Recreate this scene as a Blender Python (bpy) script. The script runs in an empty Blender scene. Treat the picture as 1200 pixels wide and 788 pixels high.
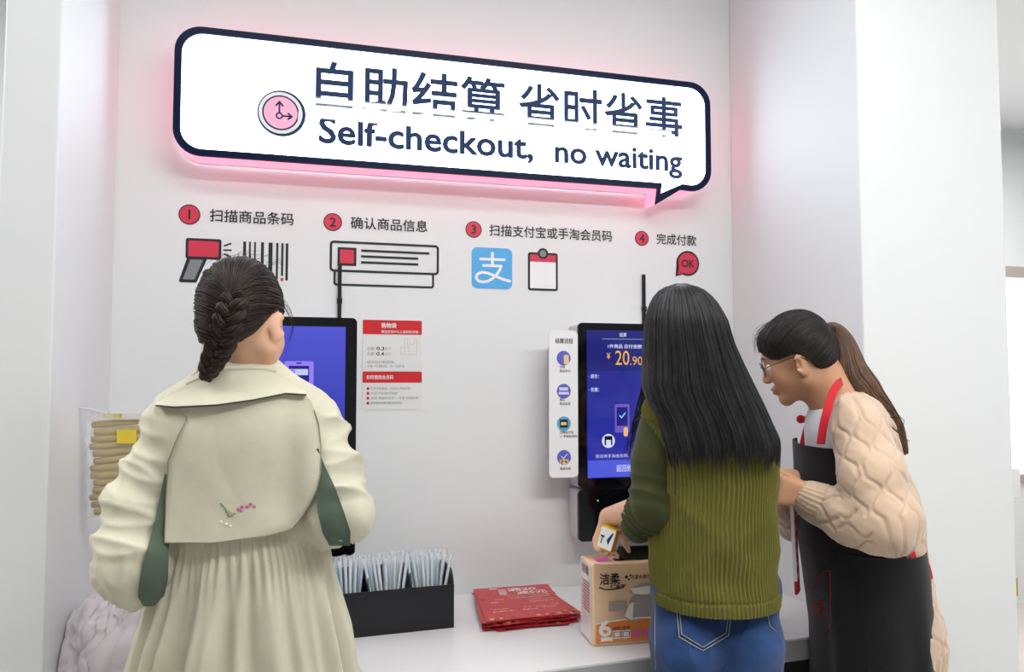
import bpy, bmesh, math, random
import numpy as np
from mathutils import Vector, Matrix
from mathutils.bvhtree import BVHTree

random.seed(7); rng = np.random.default_rng(7)
SC = bpy.context.scene; COL = SC.collection

# ------------------------------------------------------------------ camera
FPX = 933.0; YAW = math.radians(15.9); PIT = math.radians(3.1)
CAM = np.array([0.0, -2.4, 1.40])
FW = np.array([math.sin(YAW)*math.cos(PIT), math.cos(YAW)*math.cos(PIT), math.sin(PIT)])
RT = np.array([math.cos(YAW), -math.sin(YAW), 0.0]); UP = np.cross(RT, FW)
cd = bpy.data.cameras.new('camera'); cam = bpy.data.objects.new('camera', cd); COL.objects.link(cam)
cd.sensor_width = 36; cd.lens = FPX/1200*36; cd.clip_start = 0.05
cam.matrix_world = Matrix(((RT[0], UP[0], -FW[0], CAM[0]), (RT[1], UP[1], -FW[1], CAM[1]), (RT[2], UP[2], -FW[2], CAM[2]), (0, 0, 0, 1)))
SC.camera = cam

# ------------------------------------------------------------------ light
SC.view_settings.view_transform = 'Standard'; SC.view_settings.look = 'None'
SC.view_settings.gamma = 1; SC.view_settings.use_curve_mapping = False
SC.view_settings.exposure = 0.0
WORLD = 0.34; LAMP_SIGN = 30.5; SIGN_FACE = 4.4; PINK = 1.2
w = bpy.data.worlds.new('world'); SC.world = w; w.use_nodes = True
w.node_tree.nodes['Background'].inputs[0].default_value = (0.97, 0.985, 1.0, 1)
w.node_tree.nodes['Background'].inputs[1].default_value = WORLD
def area(name, loc, sx, sy, power, rot=(0, 0, 0), col=(1, 1, 1)):
    l = bpy.data.lights.new(name, 'AREA'); l.shape = 'RECTANGLE'; l.size = sx; l.size_y = sy
    l.energy = power; l.color = col
    o = bpy.data.objects.new(name, l); o.location = loc; o.rotation_euler = rot; COL.objects.link(o); return o
area('overhead_fill_light', (0.45, -1.28, 2.93), 1.9, 0.36, 15)  # fill added in front of the recess to brighten it, no fixture modelled
area('overhead_fill_light', (-2.0, -.6, 2.93), 1.2, 0.8, 60)  # fill added to brighten the zone left of the partition
area('overhead_fill_light', (0.6, -3.9, 2.93), 4.0, 0.6, 3)  # weak fill added behind the camera
area('overhead_fill_light', (3.2, .4, 2.93), 1.6, 0.8, 75)  # fill added to brighten the strip of shop past the right wall
area('shop_window_daylight', (4.4, -3.0, 1.5), 3.5, 2.4, 14, (0, math.radians(90), math.radians(-12)), (.93, .97, 1.0))

# ------------------------------------------------------------------ helpers
def ray(x, y): return FW + RT*((x-600)/FPX) - UP*((y-394)/FPX)
def P(x, y, Z): return CAM + Z*ray(x, y)
def W(x, y, Y=0.0):
    d = ray(x, y); return CAM + d*((Y-CAM[1])/d[1])
def T(x, y, z):
    d = ray(x, y); return CAM + d*((z-CAM[2])/d[2])
def pix(q):
    q = np.asarray(q, float)-CAM; Z = q@FW
    return 600+FPX*(q@RT)/Z, 394-FPX*(q@UP)/Z
def nrm(v):
    v = np.asarray(v, float); return v/np.linalg.norm(v, axis=-1, keepdims=True)
def lin(c):
    return tuple((v/255/12.92) if v/255 <= .04045 else ((v/255+.055)/1.055)**2.4 for v in c)
MATS = {}
def mat(name, rgb, rough=.5, spec=.5, emit=0, trans=0, alpha=1, noise=None, bump=None, metal=0, coat=0, sheen=0, ior=1.45, emitcol=None):
    """rgb in sRGB 0-255; noise=(scale, amount) mottles the colour; bump=(scale, strength, distance)"""
    m = bpy.data.materials.new(name); m.use_nodes = True; nt = m.node_tree; b = nt.nodes['Principled BSDF']
    c = lin(rgb)+(1,)
    b.inputs['Base Color'].default_value = c; b.inputs['Roughness'].default_value = rough
    b.inputs['Specular IOR Level'].default_value = spec; b.inputs['Metallic'].default_value = metal; b.inputs['IOR'].default_value = ior
    b.inputs['Coat Weight'].default_value = coat; b.inputs['Sheen Weight'].default_value = sheen
    if emit:
        b.inputs['Emission Color'].default_value = (lin(emitcol)+(1,)) if emitcol else c; b.inputs['Emission Strength'].default_value = emit
    b.inputs['Transmission Weight'].default_value = trans; b.inputs['Alpha'].default_value = alpha
    tc = None
    def coords():
        nonlocal tc
        if tc is None: tc = nt.nodes.new('ShaderNodeTexCoord')
        return tc.outputs['Object']
    if noise:
        n = nt.nodes.new('ShaderNodeTexNoise'); n.inputs['Scale'].default_value = noise[0]; n.inputs['Detail'].default_value = 5
        nt.links.new(coords(), n.inputs['Vector'])
        r = nt.nodes.new('ShaderNodeValToRGB'); a = noise[1]
        r.color_ramp.elements[0].position = .3; r.color_ramp.elements[1].position = .7
        r.color_ramp.elements[0].color = tuple(max(0, v*(1-a)) for v in c[:3])+(1,); r.color_ramp.elements[1].color = tuple(min(1, v*(1+a)) for v in c[:3])+(1,)
        nt.links.new(n.outputs['Fac'], r.inputs[0]); nt.links.new(r.outputs[0], b.inputs['Base Color'])
    if bump:
        n = nt.nodes.new('ShaderNodeTexNoise'); n.inputs['Scale'].default_value = bump[0]; n.inputs['Detail'].default_value = 4
        nt.links.new(coords(), n.inputs['Vector'])
        bp = nt.nodes.new('ShaderNodeBump'); bp.inputs['Strength'].default_value = bump[1]; bp.inputs['Distance'].default_value = bump[2]
        nt.links.new(n.outputs['Fac'], bp.inputs['Height']); nt.links.new(bp.outputs[0], b.inputs['Normal'])
    MATS[name] = m; return m

class MB:
    """collects vertices and faces (world coordinates) for ONE mesh"""
    def __init__(s): s.v = []; s.f = []; s.m = []
    def add(s, v, f, mi=0):
        n = len(s.v); s.v += [tuple(map(float, p)) for p in v]; s.f += [tuple(int(i)+n for i in q) for q in f]; s.m += [mi]*len(f); return s
    def box(s, x0, x1, y0, y1, z0, z1, bev=0, mi=0, seg=2, rot=None):
        bm = bmesh.new(); bmesh.ops.create_cube(bm, size=1)
        for v in bm.verts: v.co = Vector((v.co.x*(x1-x0)+(x0+x1)/2, v.co.y*(y1-y0)+(y0+y1)/2, v.co.z*(z1-z0)+(z0+z1)/2))
        if bev: bmesh.ops.bevel(bm, geom=bm.edges[:], offset=bev, segments=seg, profile=.5, affect='EDGES')
        bm.verts.index_update()
        vs = [np.array(v.co) for v in bm.verts]
        if rot is not None: c, R = rot; vs = [c+R@(v-c) for v in vs]
        s.add(vs, [[v.index for v in f.verts] for f in bm.faces], mi); bm.free(); return s
    def prism(s, poly, y0, y1, mi=0):
        """poly = (x, z) outline on a wall plane, front at y0 (towards the room), back at y1"""
        bm = bmesh.new(); vs = [bm.verts.new((p[0], y0, p[1])) for p in poly]; f = bm.faces.new(vs); bmesh.ops.triangulate(bm, faces=[f]); bm.verts.index_update()
        fr = [[v.index for v in f.verts] for f in bm.faces]; bm.free(); n = len(poly)
        v = [(p[0], y0, p[1]) for p in poly]+[(p[0], y1, p[1]) for p in poly]
        s.add(v, fr+[[i+n for i in q][::-1] for q in fr]+[(i, i+n, (i+1) % n+n, (i+1) % n) for i in range(n)], mi); return s
    def wallband(s, poly, y0, y1, mi=0):
        n = len(poly)
        s.add([(p[0], y0, p[1]) for p in poly]+[(p[0], y1, p[1]) for p in poly], [(i, i+n, (i+1) % n+n, (i+1) % n) for i in range(n)], mi); return s
    def ring(s, outer, inner, y0, y1, mi=0):
        n = len(outer)
        v = [(p[0], y0, p[1]) for p in outer]+[(p[0], y0, p[1]) for p in inner]+[(p[0], y1, p[1]) for p in outer]+[(p[0], y1, p[1]) for p in inner]
        f = []
        for i in range(n):
            j = (i+1) % n
            f += [(i, j, j+n, i+n), (i+2*n, i+3*n, j+3*n, j+2*n), (i, i+2*n, j+2*n, j), (i+n, j+n, j+3*n, i+3*n)]
        s.add(v, f, mi); return s
    def stroke(s, pts, wd, y0, y1, mi=0, cap=True):
        for a, b in zip(pts[:-1], pts[1:]):
            a = np.array(a, float); b = np.array(b, float); d = b-a; L = np.linalg.norm(d)
            if L < 1e-9: continue
            n = np.array([-d[1], d[0]])/L*wd/2; s.lay = (getattr(s, 'lay', 0)+1) % 24
            s.prism([a+n, a-n, b-n, b+n], y0-s.lay*1.5e-5, y1, mi)
        if cap:
            for k, a in enumerate(pts): s.prism(circ(a[0], a[1], wd/2, 12), y0-(24+s.lay+k)*1.2e-5, y1, mi)
        return s
    def tube(s, pts, r, n=10, mi=0, close=True):
        pts = np.array(pts, float); M = len(pts); r = np.broadcast_to(np.asarray(r, float), (M,))
        T_ = nrm(np.gradient(pts, axis=0)); ref = np.array([.31, .17, .93]) if abs(T_[0][2]) < .8 else np.array([.9, .3, .1])
        A = nrm(np.cross(T_, ref)); B = np.cross(T_, A); v = []
        for i in range(M):
            for k in range(n):
                t = 2*math.pi*k/n; v.append(pts[i]+r[i]*(A[i]*math.cos(t)+B[i]*math.sin(t)))
        f = [(i*n+k, i*n+(k+1) % n, (i+1)*n+(k+1) % n, (i+1)*n+k) for i in range(M-1) for k in range(n)]
        if close: f += [tuple(range(n))[::-1], tuple((M-1)*n+k for k in range(n))]
        s.add(v, f, mi); return s
    def ellip(s, c, rad, nu=20, nv=12, R=None, mi=0):
        v = []; f = []
        for j in range(nv+1):
            ph = math.pi*j/nv
            for i in range(nu):
                t = 2*math.pi*i/nu; p = np.array([rad[0]*math.sin(ph)*math.cos(t), rad[1]*math.sin(ph)*math.sin(t), rad[2]*math.cos(ph)])
                v.append(np.array(c)+(R@p if R is not None else p))
        for j in range(nv):
            for i in range(nu): f.append((j*nu+i, (j+1)*nu+i, (j+1)*nu+(i+1) % nu, j*nu+(i+1) % nu))
        s.add(v, f, mi); return s
    def grid(s, pts, mi=0, thick=0, wrap=False):
        """pts (n, m, 3) sheet; thick>0 gives it a second side, offset along the normals"""
        pts = np.asarray(pts, float); n, m = pts.shape[:2]; mm = m if wrap else m-1
        q = [(i*m+j, i*m+(j+1) % m, (i+1)*m+(j+1) % m, (i+1)*m+j) for i in range(n-1) for j in range(mm)]
        if not thick: return s.add(pts.reshape(-1, 3), q, mi)
        N = nrm(np.cross(np.gradient(pts, axis=1), np.gradient(pts, axis=0))+1e-12)
        bk = pts-N*thick; v = np.concatenate([pts.reshape(-1, 3), bk.reshape(-1, 3)]); o = n*m
        f = q+[tuple(i+o for i in t)[::-1] for t in q]
        bd = [i for i in range(m)]+[i*m+m-1 for i in range(1, n)]+[(n-1)*m+j for j in range(m-2, -1, -1)]+[i*m for i in range(n-2, 0, -1)]
        if not wrap: f += [(bd[k], bd[k]+o, bd[(k+1) % len(bd)]+o, bd[(k+1) % len(bd)]) for k in range(len(bd))]
        else:
            for r0 in (0, (n-1)*m): f += [(r0+j, r0+j+o, r0+(j+1) % m+o, r0+(j+1) % m) for j in range(m)]
        return s.add(v, f, mi)
    def text(s, body, x0, x1, z0, z1, y, bold=0.0, mi=0, shear=0, mapf=None, keep=None):
        v, f = glyphs(body, bold, shear); lo = v.min(0); hi = v.max(0); d = hi-lo; d[d < 1e-6] = 1
        u = (v-lo)/d
        if keep is not None:   # keep aspect from the height, aligned: 'l', 'c' or 'r'
            wd = d[0]/d[1]*(z1-z0); x0 = x0 if keep == 'l' else ((x0+x1)/2-wd/2 if keep == 'c' else x1-wd); x1 = x0+wd
        if mapf: pts = [mapf(a, b) for a, b in u]
        else: pts = [(x0+a*(x1-x0), y, z0+b*(z1-z0)) for a, b in u]
        if bold:   # the thickening copies lie in layers 0.03 mm apart
            if mapf: o_, p_, q_ = (np.asarray(mapf(*t), float) for t in ((0, 0), (1, 0), (0, 1))); nn_ = nrm(np.cross(p_-o_, q_-o_))
            else: nn_ = np.array([0, -1.0, 0])
            k_ = len(pts)//8; pts = [np.asarray(p)+nn_*(3e-5*(i//k_)) for i, p in enumerate(pts)]
        return s.add(pts, f, mi)
_gc = {}
def glyphs(body, bold=0.0, shear=0):
    key = (body, bold, shear)
    if key not in _gc:
        c = bpy.data.curves.new('lettering', 'FONT'); c.body = body; c.shear = shear; c.resolution_u = 3
        o = bpy.data.objects.new('lettering', c); COL.objects.link(o); bpy.context.view_layer.update()
        me = bpy.data.meshes.new_from_object(o.evaluated_get(bpy.context.evaluated_depsgraph_get()))
        v = np.array([p.co[:2] for p in me.vertices]).reshape(-1, 2); f = [tuple(p.vertices) for p in me.polygons]
        bpy.data.objects.remove(o); bpy.data.curves.remove(c); bpy.data.meshes.remove(me)
        if bold:
            n = len(v); sh = [(bold*math.cos(t), bold*math.sin(t)) for t in np.linspace(0, 2*math.pi, 9)[:-1]]
            f = [tuple(i+n*k for i in q) for k in range(8) for q in f]; v = np.concatenate([v+np.array(d) for d in sh])
        _gc[key] = (v, f)
    return _gc[key][0].copy(), _gc[key][1]
def circ(cx, cz, r, n=32, a0=0, a1=2*math.pi):
    full = abs(a1-a0-2*math.pi) < 1e-6; k = n if full else n+1
    return [(cx+r*math.cos(a0+(a1-a0)*i/n), cz+r*math.sin(a0+(a1-a0)*i/n)) for i in range(k)]
def rrect(x0, x1, z0, z1, r, n=6):
    p = []
    for cx, cz, a in ((x1-r, z1-r, 0), (x0+r, z1-r, 1), (x0+r, z0+r, 2), (x1-r, z0+r, 3)):
        p += [(cx+r*math.cos(a*math.pi/2+math.pi/2*i/n), cz+r*math.sin(a*math.pi/2+math.pi/2*i/n)) for i in range(n+1)]
    return p
WL = {}
def _mesh(name, v, f, mi=None, smooth=False):
    me = bpy.data.meshes.new(name); v = np.asarray(v, np.float32)
    if isinstance(f, np.ndarray):
        k = f.shape[1]; me.vertices.add(len(v)); me.vertices.foreach_set('co', v.ravel())
        me.loops.add(f.size); me.loops.foreach_set('vertex_index', f.ravel().astype(np.int32))
        me.polygons.add(len(f)); me.polygons.foreach_set('loop_start', np.arange(len(f), dtype=np.int32)*k); me.update(calc_edges=True)
    else: me.from_pydata([tuple(p) for p in v.tolist()], [], f)
    if mi is not None and max(mi, default=0) > 0: me.polygons.foreach_set('material_index', np.asarray(mi, np.int32))
    if smooth: me.polygons.foreach_set('use_smooth', np.ones(len(me.polygons), bool))
    me.validate(); me.update(); return me
def thing(name, base, label, cat, group=None):
    o = bpy.data.objects.new(name, None); o.empty_display_size = .05; COL.objects.link(o)
    o.location = tuple(map(float, base)); WL[o] = np.array(base, float); return tag(o, label, cat, group)
def tag(o, label=None, cat=None, group=None, kind=None):
    if label: o['label'] = label
    if cat: o['category'] = cat
    if group: o['group'] = group
    if kind: o['kind'] = kind
    return o
def obj(name, mb, mats, parent=None, smooth=False, sharp=None, label=None):
    """one mesh object from an MB or a (verts, quads) pair; geometry is given in world coordinates"""
    v, f, mi = (np.array(mb.v), mb.f, mb.m) if isinstance(mb, MB) else (mb[0], mb[1], None)
    if parent is not None: base = WL[parent]
    else:
        lo = v.min(0); hi = v.max(0); base = np.array([(lo[0]+hi[0])/2, (lo[1]+hi[1])/2, lo[2]])
    me = _mesh(name, v-base, f, mi, smooth); o = bpy.data.objects.new(name, me); COL.objects.link(o)
    for m in (mats if isinstance(mats, (list, tuple)) else [mats]): me.materials.append(m)
    WL[o] = base
    if parent is not None: o.parent = parent
    else: o.location = tuple(map(float, base))
    if sharp is not None: me.set_sharp_from_angle(angle=math.radians(sharp))
    if label: o['label'] = label
    return o
def struct(name, mb, m, **k):
    o = obj(name, mb, m, **k); o['kind'] = 'structure'; return o

# ------------------------------------------------------------------ materials
M_wall = mat('wall_paint', (227, 229, 229), .45, .3, bump=(60, .03, .002))
M_ceil = mat('ceiling_paint', (225, 226, 228), .8, .2)
M_floor = mat('floor_tile', (190, 186, 180), .25, .5, noise=(3, .06))
M_counter = mat('counter_laminate', (224, 224, 223), .16, .5)
M_fascia = mat('counter_edge', (168, 170, 168), .35, .5)
M_dark = mat('counter_support', (60, 58, 60), .6)
M_navy = mat('sign_navy', (20, 30, 58), .25, .1)
M_signface = mat('sign_acrylic', (250, 250, 250), .12, .5, emit=SIGN_FACE, emitcol=(226, 239, 255))
M_signprint = mat('sign_print', (44, 62, 98), .012, .5)
M_pinkside = mat('sign_return', (250, 190, 205), .4, .3, emit=PINK, emitcol=(255, 120, 152))
M_pinkprint = mat('sign_print_pink', (240, 165, 190), .1, .5, emit=.35)
M_black = mat('decal_black', (38, 38, 42), .45, .4)
M_red = mat('decal_red', (208, 58, 82), .4, .4)
M_grey = mat('decal_grey', (128, 134, 136), .5)
M_white = mat('white_plastic', (238, 238, 238), .4)
M_paper = mat('white_paper', (232, 232, 230), .5)
M_blue = mat('decal_blue', (86, 172, 230), .4)
M_bezel = mat('black_glass', (10, 10, 14), .07, .5)
M_alu = mat('silver_housing', (205, 205, 208), .35, .5)
M_lamp = mat('lamp_diffuser', (255, 255, 255), .5, 0, emit=LAMP_SIGN)
M_led = mat('led_green', (60, 220, 90), .4, emit=1.5)
M_blackplastic = mat('black_plastic', (20, 20, 24), .3, .5)
M_clear = mat('clear_film', (255, 255, 255), .08, .5, alpha=.22)
def screen_mat(name, top, bot, z0, z1):
    m = mat(name, (8, 8, 20), .08, .5, emit=1.0); nt = m.node_tree; b = nt.nodes['Principled BSDF']
    g = nt.nodes.new('ShaderNodeNewGeometry'); sp = nt.nodes.new('ShaderNodeSeparateXYZ'); nt.links.new(g.outputs['Position'], sp.inputs[0])
    mr = nt.nodes.new('ShaderNodeMapRange'); mr.inputs[1].default_value = z0; mr.inputs[2].default_value = z1; nt.links.new(sp.outputs[2], mr.inputs[0])
    r = nt.nodes.new('ShaderNodeValToRGB'); r.color_ramp.elements[0].color = lin(bot)+(1,); r.color_ramp.elements[1].color = lin(top)+(1,)
    nt.links.new(mr.outputs[0], r.inputs[0]); nt.links.new(r.outputs[0], b.inputs['Emission Color']); return m
M_scr1 = screen_mat('screen_blue', (78, 84, 205), (38, 42, 160), 1.15, 1.55)
M_scr2 = screen_mat('screen_blue_dim', (34, 42, 130), (44, 50, 165), 1.08, 1.56)
def glow(name, rgb): return mat(name, (10, 10, 12), .1, .5, emit=1.0, emitcol=rgb)
G_white = glow('pixel_white', (215, 220, 250)); G_orange = glow('pixel_orange', (245, 178, 50)); G_purple = glow('pixel_purple', (150, 128, 245))
G_lilac = glow('pixel_lilac', (112, 92, 190)); G_deep = glow('pixel_deep_blue', (30, 26, 128)); G_btn = glow('pixel_button', (80, 92, 218)); G_mint = glow('pixel_mint', (130, 235, 225))
G_band = glow('pixel_band', (32, 38, 120)); G_card = glow('pixel_card', (190, 205, 245))

# ------------------------------------------------------------------ the setting
XL, XR = -0.46, 1.469
struct('wall_back', MB().box(XL-.1, 1.952, 0, .12, 0, 3.0), M_wall)
struct('wall_left', MB().box(XL-.105, XL, -.573, 0, 0, 3.0, .004), M_wall)
struct('wall_right', MB().box(XR, 1.952, -.635, 0, 0, 3.0, .004), M_wall)
struct('floor', MB().box(-4, 6, -7, 3.2, -.1, 0), M_floor)
struct('ceiling', MB().box(-3, 4.5, -6, 3.2, 3.0, 3.1), M_ceil)
struct('wall_side', MB().box(-3.0, -.7, .9, 1.0, 0, 3.0), M_wall)
# the shop seen past the right-hand wall: far wall with a bright window
FY = 1.6
struct('wall_far', MB().box(2.2, 5.0, FY, FY+.1, 2.12, 3.0).box(2.2, 5.0, FY, FY+.1, 0, .75), M_wall)
struct('window_1', MB().box(2.2, 5.0, FY-.02, FY+.06, 2.05, 2.12, .004).box(2.2, 5.0, FY-.02, FY+.06, .75, .80, .004), mat('window_frame', (176, 165, 160), .5))
struct('window_2', MB().box(2.2, 5.0, FY+.02, FY+.03, .78, 2.08), mat('daylit_glass', (250, 250, 248), .3, .3, emit=1.6))

# counter in the recess
cf = [(XL, -.725), (XR, -.628)]
def slab(z0, z1, inset=0.0):
    p = [(XL+.002, -.003), (XL+.002, cf[0][1]+inset), (XR-.002, cf[1][1]+inset), (XR-.002, -.003)]
    v = [(x, y, z0) for x, y in p]+[(x, y, z1) for x, y in p]
    return v, [(0, 3, 2, 1), (4, 5, 6, 7), (0, 1, 5, 4), (1, 2, 6, 5), (2, 3, 7, 6), (3, 0, 4, 7)]
ct = thing('checkout_counter', (.5, -.34, 0), 'long white counter built across the recess under the checkout screens', 'counter')
m_ = MB(); m_.add(*slab(.745, .75)); obj('worktop', m_, M_counter, ct)
m_ = MB(); m_.add(*slab(.695, .745, .001)); obj('edge_band', m_, M_fascia, ct, label='grey edge of the counter')
m_ = MB(); m_.add(*slab(0, .695, .12)); obj('base_panel', m_, M_dark, ct)

# ceiling lamp whose reflection crosses the sign
lamp = thing('linear_ceiling_lamp', (1.3, -2.62, 3.0), 'long white linear ceiling lamp hanging parallel to the checkout wall', 'lamp')
obj('lamp_housing', MB().box(.10, 2.75, -2.64, -2.25, 2.962, 3.0, .006), M_white, lamp)
obj('diffuser', MB().box(.13, 2.72, -2.60, -2.40, 2.95, 2.964, .004), M_lamp, lamp)
obj('accent_tube', MB().box(.13, 2.72, -2.335, -2.28, 2.95, 2.964, .004), M_lamp, lamp)

# ------------------------------------------------------------------ lit speech-bubble sign
SY = -0.10
def bubble(i):
    x0, x1, z0, z1 = -.303+i, 1.333-i, 2.010+i, 2.371-i; r = .072-i*.8; n = 8; p = []
    for cx, cz, a in ((x1-r, z1-r, 0), (x0+r, z1-r, 1), (x0+r, z0+r, 2)):
        p += [(cx+r*math.cos((a+k/n)*math.pi/2), cz+r*math.sin((a+k/n)*math.pi/2)) for k in range(n+1)]
    p += [(1.139+i*.9, z0), (1.132+i*.95, 1.958+i*1.95), (1.222+i*.3, z0+.002)]
    p += [(x1-r+r*math.cos((3+k/n)*math.pi/2), z0+r+r*math.sin((3+k/n)*math.pi/2)) for k in range(n+1)]
    return p
sg = thing('lit_sign', (.515, -.05, 1.958), 'large glowing speech bubble sign with navy rim and bilingual self-checkout lettering', 'sign')
obj('face_panel', MB().prism(bubble(.016), SY+.002, SY+.012), M_signface, sg)
obj('rim', MB().ring(bubble(0), bubble(.019), SY-.003, SY+.006), M_navy, sg, label='dark navy rim')
obj('side_return', MB().wallband(bubble(.003), SY+.006, -.012), M_pinkside, sg, label='glowing pink side of the sign')
obj('back_plate', MB().prism(bubble(.006), -.013, -.004), M_white, sg)
for q, x0, x1, z0, z1 in (('自助结算', .072, .634, 2.168, 2.314), ('省时省事', .677, 1.233, 2.168, 2.313)):
    obj('chinese_lettering', MB().text(q, x0, x1, z0, z1, SY+.0012, .016), M_signprint, sg)
for q, x0, x1, z0, z1 in (('Self-checkout,', .082, .724, 2.060, 2.152), ('no waiting', .793, 1.231, 2.047, 2.139)):
    obj('english_lettering', MB().text(q, x0, x1, z0, z1, SY+.0012, .026), M_signprint, sg)
ck = obj('clock_emblem', MB().prism(circ(-.020, 2.148, .066, 48), SY-.001, SY+.002), M_signprint, sg)
obj('clock_ring', MB().prism(circ(-.0225, 2.149, .0595, 48), SY-.002, SY-.001), M_white, ck)
m_ = MB().prism(circ(-.0225, 2.149, .050, 40, .25, 5.9), SY-.0025, SY-.002); obj('clock_face_outline', m_, M_signprint, ck)
obj('clock_face', MB().prism(circ(-.0225, 2.149, .0455, 40), SY-.003, SY-.0025), M_pinkprint, ck)
m_ = MB(); y0, y1 = SY-.0036, SY-.003
m_.ring(circ(-.026, 2.140, .010, 20), circ(-.026, 2.140, .0055, 20), y0, y1)
m_.stroke([(-.026, 2.150), (-.026, 2.178)], .005, y0, y1); m_.stroke([(-.035, 2.169), (-.026, 2.180), (-.017, 2.169)], .005, y0, y1)
m_.stroke([(-.016, 2.140), (.006, 2.140)], .005, y0, y1); m_.stroke([(-.002, 2.148), (.008, 2.140), (-.002, 2.132)], .005, y0, y1)
obj('clock_hands', m_, M_signprint, ck)

# ------------------------------------------------------------------ stickers on the back wall
DY = -.0012
steps = [('1', -.267, '扫描商品条码', -.213, .018, .029), ('2', .130, '确认商品信息', .182, .414, .027), ('3', .559, '扫描支付宝或手淘会员码', .609, 1.024, .026), ('4', 1.131, '完成付款', 1.184, 1.332, .025)]
for n, x, s, x0, x1, r in steps:
    b = thing('number_badge', (x, DY, 1.866), 'round red wall sticker with a dark outline and the numeral %s' % n, 'sticker', 'step badges')
    obj('outline', MB().prism(circ(x, 1.866, r, 36), DY, 0), M_black, b); obj('disc', MB().prism(circ(x, 1.866, r-.003, 36), DY-.0004, DY), M_red, b)
    obj('numeral', MB().text(n, x-.009, x+.009, 1.866-.014, 1.866+.014, DY-.0008, .02, keep='c'), M_black, b)
    o = obj('caption_lettering', MB().text(s, x0, x1, 1.849, 1.886, DY, .012), M_black)
    tag(o, 'black Chinese caption on the white wall, right of the red number %s badge' % n, 'lettering', 'step captions')
# scanner
b = thing('scanner_sticker', (-.23, DY, 1.677), 'red and grey handheld scanner sticker under the number 1 badge', 'sticker')
hd = [(-.286, 1.677), (-.248, 1.677), (-.222, 1.742), (-.266, 1.742)]
m_ = MB().prism(rrect(-.275, -.180, 1.740, 1.799, .006), DY, 0); m_.stroke(hd+[hd[0]], .009, DY, 0); obj('outline', m_, M_black, b)
obj('scanner_head', MB().prism(rrect(-.268, -.187, 1.747, 1.792, .002), DY-.0004, DY), M_red, b)
obj('handle', MB().prism([(-.281, 1.681), (-.250, 1.681), (-.228, 1.738), (-.262, 1.738)], DY-.0004, DY), M_grey, b)
m_ = MB()
for p in ([(-.172, 1.781), (-.155, 1.788)], [(-.173, 1.7685), (-.154, 1.769)], [(-.172, 1.757), (-.155, 1.750)]): m_.stroke(p, .0045, DY, 0)
obj('beam_dashes', m_, M_black, b)
b = thing('barcode_sticker', (-.06, DY, 1.685), 'black barcode sticker with a small red dot beside the scanner sticker', 'sticker')
m_ = MB()
for x0, x1, z in ((-.121, -.113, 1.7), (-.105, -.100, 1.7), (-.091, -.086, 1.7), (-.072, -.064, 1.7), (-.051, -.040, 1.69), (-.030, -.024, 1.69), (-.0155, -.0095, 1.70), (-.003, .004, 1.687)):
    m_.prism([(x0, z), (x1, z), (x1, 1.796), (x0, 1.796)], DY, 0)
obj('bars', m_, M_black, b); obj('dot', MB().prism(rrect(-.0165, -.0085, 1.685, 1.694, .002), DY, 0), M_red, b)
# receipt panel
b = thing('receipt_sticker', (.286, DY, 1.680), 'outlined receipt sticker with red square and three lines under the number 2 badge', 'sticker')
m_ = MB().ring(rrect(.122, .450, 1.718, 1.811, .012), rrect(.129, .443, 1.725, 1.804, .006), DY, 0)
m_.stroke([(.137, 1.720), (.137, 1.683), (.141, 1.680), (.428, 1.680), (.432, 1.683), (.432, 1.720)], .0065, DY, 0)
for x1, z in ((.420, 1.7845), (.386, 1.767), (.386, 1.749)): m_.stroke([(.214, z), (x1, z)], .007, DY, 0, cap=False)
m_.prism(rrect(.145, .200, 1.737, 1.792, .002), DY, 0)
obj('outline', m_, M_black, b); obj('red_square', MB().prism(rrect(.152, .193, 1.744, 1.785, .001), DY-.0004, DY), M_red, b)
# blue payment icon
b = thing('payment_sticker', (.617, DY, 1.682), 'light blue rounded payment icon sticker with a white swooping character', 'sticker')
obj('tile', MB().prism(rrect(.553, .684, 1.682, 1.811, .018), DY, 0), M_blue, b)
m_ = MB(); y0, y1 = DY-.0005, DY
m_.stroke([(.581, 1.7745), (.658, 1.7745)], .008, y0, y1, False); m_.stroke([(.6195, 1.794), (.6195, 1.755)], .009, y0, y1, False)
m_.stroke([(.590, 1.7545), (.648, 1.7545)], .008, y0, y1, False)
q = [(.648, 1.7545), (.643, 1.742), (.634, 1.728), (.620, 1.714), (.604, 1.705), (.588, 1.702), (.573, 1.706), (.567, 1.716), (.572, 1.727), (.586, 1.733), (.603, 1.731), (.624, 1.724), (.650, 1.714), (.676, 1.7075)]
m_.stroke(q, .0085, y0, y1)
obj('glyph', m_, M_white, b)
# clipboard
b = thing('clipboard_sticker', (.786, DY, 1.681), 'clipboard sticker with red top band and ring on the white wall', 'sticker')
m_ = MB().prism(rrect(.736, .836, 1.681, 1.803, .008), DY, 0); m_.prism(circ(.786, 1.800, .0175, 28), DY, 0); obj('outline', m_, M_black, b)
obj('sheet', MB().prism(rrect(.743, .829, 1.688, 1.773, .003), DY-.0004, DY), M_white, b)
obj('red_band', MB().prism([(.743, 1.773), (.829, 1.773), (.829, 1.796), (.743, 1.796)], DY-.0004, DY), M_red, b)
m_ = MB().prism(circ(.786, 1.800, .0175, 28), DY-.0008, DY-.0004); obj('clip_ring', m_, M_black, b)
obj('clip_hole', MB().prism(circ(.786, 1.800, .0110, 24), DY-.0012, DY-.0008), M_grey, b)
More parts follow.
